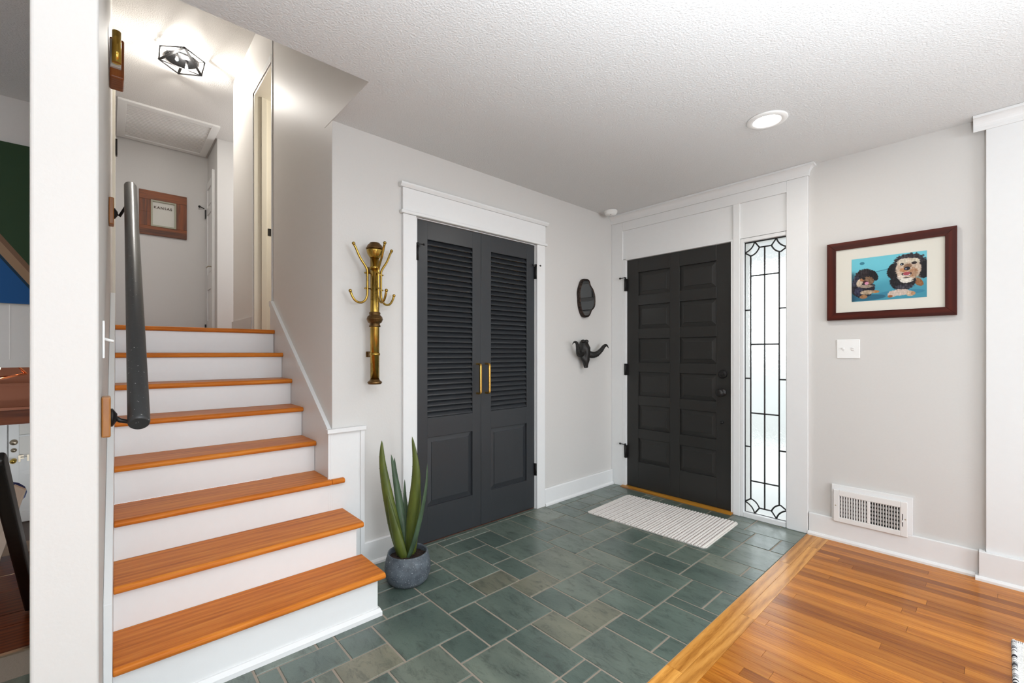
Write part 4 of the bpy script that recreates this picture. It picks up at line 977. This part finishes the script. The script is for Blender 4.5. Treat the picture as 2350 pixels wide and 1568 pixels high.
# cage ceiling light
cl=thing('cage_ceiling_light','black geometric cage ceiling light glowing over the stairs','ceiling light',(-4.80,.475,UC))
cx_,cy_=-4.80,.478
def unp(px,py,z):  # measured corner of the cage
    t=(z-1.2)*1020/(811-py); c=(px-1175)/1020.; return Vector((t*(-.7396+.673*c),t*(.673+.7396*c),z))
V1,V3,V5=unp(367.4,104.6,3.795),unp(469.8,143.9,3.795),unp(409.5,169.1,3.795)
V2,V4,V6=unp(423.5,108.8,3.74),unp(364.6,136.1,3.74),unp(462,174,3.74)
cg=MB()
for a,b_ in((V1,V2),(V2,V3),(V3,V6),(V6,V5),(V5,V4),(V4,V1)): cg.tube([a,b_],.0065,6)
def strap(a,b_,w_=.011):
    d_=(b_-a).normalized(); u=d_.cross(Vector((0,0,1))).normalized()*w_; k=Vector((0,0,.0015)); cg.add([a-u-k,a+u-k,b_+u-k,b_-u-k,a-u+k,a+u+k,b_+u+k,b_-u+k],[(0,1,2,3),(7,6,5,4),(0,4,5,1),(1,5,6,2),(2,6,7,3),(3,7,4,0)])
strap(V4,V2); strap(V2,V6); cg.tube([V4,V6],.005,6); strap(V1,(V4+V2)/2,.008); strap(V3,(V2+V6)/2,.008); strap(V5,(V4+V6)/2,.010)
cg.build('cage',M['black'],cl)
ctr_=(V1+V3+V5)/3
MB().lathe([(.12,-.0005),(.12,-.010),(.115,-.014),(.0001,-.015)],(ctr_.x,ctr_.y,UC),'z',36).build('canopy',M['iron'],cl)
for px,py in((406,132),(428,151)):
    p=unp(px,py,3.755)
    MB().tube([(p.x,p.y,UC-.015),(p.x,p.y,UC-.058)],.009,12).build('socket',M['black'],cl)
    MB().ball((p.x,p.y,3.737),.0105,16).build('bulb',M['bulb'],cl)
point('bedroom_fill',(-3.6,1.7,2.9),22,.1,(1,.95,.86))  # added unseen light, brightens the hall through the doorway
area('hall_side_fill',(-5.7,2.25,2.6),(R(90),0,R(180)),1.0,1.3,12,(.95,.97,1))  # added light panel filling the hall, no window here
point('hall_end_fill',(-5.6,1.5,3.4),3,.1,(1,.95,.88))  # unseen fill point added to lift the far hall

# ---------------------------------------------------------------- far left: lower level seen past the stair wall
LX0=-3.26
mb=MB(); mb.box(LX0-.1,LX0,-2.95,-.134,1.13,CE)
struct(mb.build('wall_bulkhead',M['hall'],bevel=.001),'white bulkhead wall with a colourful canvas above the lower level','wall')
MB().box(LX0-.002,LX0+.003,-.356,-.352,1.17,1.438).build('seam',M['plastic2'],D.objects['wall_bulkhead'])
# canvas
cv=thing('wall_canvas','large geometric green, tan and blue canvas at the left edge','painting',(LX0,-.7,1.44))
ya,yb2=-1.35,-.2; za,zb2=1.442,2.221; xc=LX0+.030
def zline(z0,y): return z0-1.48*(y+.383)
lines=[1.777,1.741,1.680,1.661]; colr=[lin((42,66,42)),lin((120,92,72)),lin((152,124,98)),lin((22,52,72)),lin((24,82,140))]
mb=MB(); mb.box(LX0+.0008,xc-.0004,ya,yb2,za,zb2,(.6,.6,.55))
ny_=60
for i in range(ny_):
    a=ya+(yb2-ya)*i/ny_; b_=ya+(yb2-ya)*(i+1)/ny_
    la=[zb2]+[min(zb2,max(za,zline(l,a))) for l in lines]+[za]; lb=[zb2]+[min(zb2,max(za,zline(l,b_))) for l in lines]+[za]
    for q in range(5):
        if la[q]-la[q+1]<1e-5 and lb[q]-lb[q+1]<1e-5: continue
        mb.add([(xc,a,la[q]),(xc,b_,lb[q]),(xc,b_,lb[q+1]),(xc,a,la[q+1])],[(3,2,1,0)],colr[q])
mb.build('canvas',M['canvas'],cv,attrname='col',fix=False)
# brown plank landing past the slate
mb=MB(); random.seed(2); 
for a,b_ in((-2.93,-2.665),(-3.06,-2.93),(-3.36,-3.06),(-3.60,-3.36),(-3.95,-3.60)): plank(mb,a,b_,-2.5,-.134,.004)
for f in mb.v: f.z+=.004
bl=struct(mb.build('floor',M['brownfloor'],attrname='rnd',fix=False),'reddish brown boards past the slate at far left','floor')
MB().box(-2.672,-2.650,-2.5,-.134,-.002,.006).build('edge_strip',M['nickel'],bl)
MB().box(-3.95,-2.66,-2.5,-.134,-.10,.001).build('underlay',M['redstrip'],bl)
struct(MB().box(-8.1,-3.95,-2.5,-.133,-.95,-.85).build('floor',M['lowerfloor']),'grey-brown floor of the lower level','floor')
mb=MB(); mb.box(-8.1,-8.0,-2.5,-.133,-.85,1.4); mb.box(-8.1,-2.7,-2.6,-2.5,-.95,CE); mb.box(-8.0,LX0-.1,-2.5,-.134,1.36,1.40); mb.box(-8.1,-7.1,-.133,-.05,-.9,1.4)
struct(mb.build('wall_lower',M['hall']))
mb=MB(); mb.box(-5.1,-5.0,-2.5,-.134,.79,1.36); mb.box(-5.0,-4.985,-2.5,-.134,.955,.975)
o=struct(mb.build('wall_soffit',M['terracotta'],bevel=.001),'terracotta painted soffit of the lower level','wall')
MB().box(-5.0,-4.96,-2.5,-.134,.775,.795).build('lower_moulding',M['terracotta'],o)
tag(MB().box(-5.06,-4.98,-2.4,-.14,.665,.772).build('wooden_beam',M['brownwood'],bevel=.003),'dark red-brown wooden beam under the terracotta soffit','beam')
# lower level door
ld=sempty('door_5',(-8.0,-.6,-.85),'white glazed door with brass locks on the lower level','door')
lx=-7.97
fr=MB().box(-8.0,lx,-.875,-.79,-.84,1.16).box(-8.0,lx,-.32,-.24,-.84,1.16).box(-8.0,lx,-.79,-.32,-.84,-.72).box(-8.0,lx,-.79,-.32,-.22,-.06).box(-8.0,lx,-.79,-.32,1.05,1.16)
for z in(.19,.47,.76): fr.box(-7.995,lx-.004,-.79,-.32,z,z+.022)
fr.box(-7.995,lx-.004,-.56,-.54,-.06,1.05); fr.build('frame',M['plastic'],ld,bevel=.003)
MB().box(-7.997,-7.99,-.79,-.32,-.06,1.05).build('pane',mat('frosted_pane',(.75,.72,.66),.25),ld)
p=MB().box(-7.998,-7.985,-.79,-.32,-.72,-.22); raised(p,'x',-.79,-.32,-.72,-.22,-7.975,1,.01,.05,.008); p.build('panel',M['plastic'],ld)
MB().box(-8.0,-7.95,-.98,-.885,-.85,1.25).build('casing',M['plastic'],ld,bevel=.004)
for z,r in((.130,.035),(.035,.026)): MB().lathe([(r,0),(r,.008),(r*.6,.02),(.0001,.024)],(lx,-.832,z),'x',20).build('deadbolt',M['nickel'],ld)
MB().lathe([(.026,0),(.024,.01),(.012,.02),(.012,.04),(.028,.055),(.028,.07),(.0001,.08)],(lx,-.832,-.088),'x',20).build('door_knob',M['polbrass'],ld)
for y_,ch in((-.775,'F'),(-.715,'I')): text(ch,.10,(lx+.004,y_,-.075),(R(90),0,R(90)),M['nickel'],ld,'letter',.003,.004)
# dark rail, pale board, blue cushion
dr=thing('dark_wood_rail','thick dark brown wooden rail sloping down at the left edge','rail',(-3.0,-.3,.1))
A=Vector((-2.32,-.283,.845)); B_=Vector((-3.05,-.262,.010)); dd=(B_-A).normalized(); sd_=Vector((0,1,0)); nn=dd.cross(sd_).normalized()
mb=MB(); hw_,ht_=.021,.034; prs=[]
for p,k in((A-dd*.0,0.55),(A+dd*.018,.85),(A+dd*.045,1),(B_,1)):
    prs.append([p+sd_*hw_*a*(k*.3+.7)+nn*ht_*b_*k for a,b_ in((-1,-1),(1,-1),(1,1),(-1,1))])
vs=[v for r_ in prs for v in r_]; fs=[(q*4+i,q*4+(i+1)%4,q*4+4+(i+1)%4,q*4+4+i) for q in range(3) for i in range(4)]+[(0,1,2,3),(15,14,13,12)]
for v in vs: v.z=max(v.z,.0065)
mb.add(vs,fs); mb.build('rail',M['darkwood'],dr,bevel=.008,seg=3)
pb=Vector((-3.85,-.58,.02))
tag(MB().add([(-3.80,-.52,.008),(-3.80,-.455,.008),(-4.02,-.37,.36),(-4.02,-.42,.40),(-3.84,-.52,.008),(-3.84,-.455,.008),(-4.06,-.37,.36),(-4.06,-.42,.40)],[(0,1,2,3),(7,6,5,4),(0,4,5,1),(1,5,6,2),(2,6,7,3),(3,7,4,0)]).build('leaning_board',M['paleboard'],bevel=.003),'pale painted board leaning behind the dark rail at left','board')
tag(MB().ball((-4.25,-.50,.30),.12,24,(1,.95,.7)).build('blue_cushion',M['navy']),'royal blue cushion partly hidden behind the dark rail','cushion')
# copper pendant
pl=thing('pendant_lamp','copper wire geometric pendant lamp with a lit bulb at the left edge','pendant lamp',(-4.0,-.52,1.05))
T=Vector((-4.0,-.365,1.082)); q=[Vector((-4.0,-.365,1.075)),Vector((-3.85,-.50,1.04)),Vector((-4.0,-.66,1.055)),Vector((-4.15,-.50,1.05)),Vector((-4.0,-.50,1.25)),Vector((-4.0,-.50,.965))]
mb=MB()
for a,b_ in((0,1),(1,2),(2,3),(3,0),(0,4),(1,4),(2,4),(3,4)): mb.tube([q[a],q[b_]],.006,6)
mb.tube([q[0],(-4.0,-.56,1.02)],.004,6)
mb.build('wire_frame',M['copper'],pl)
MB().tube([(-4.0,-.50,1.25),(-4.0,-.50,1.3595)],.004,6).build('cord',M['black'],pl)
MB().ball((-4.0,-.495,1.115),.026,14).build('bulb',M['warmbulb'],pl)
point('pendant_bulb',(-3.93,-.49,1.115),3,.03,(1,.7,.45))
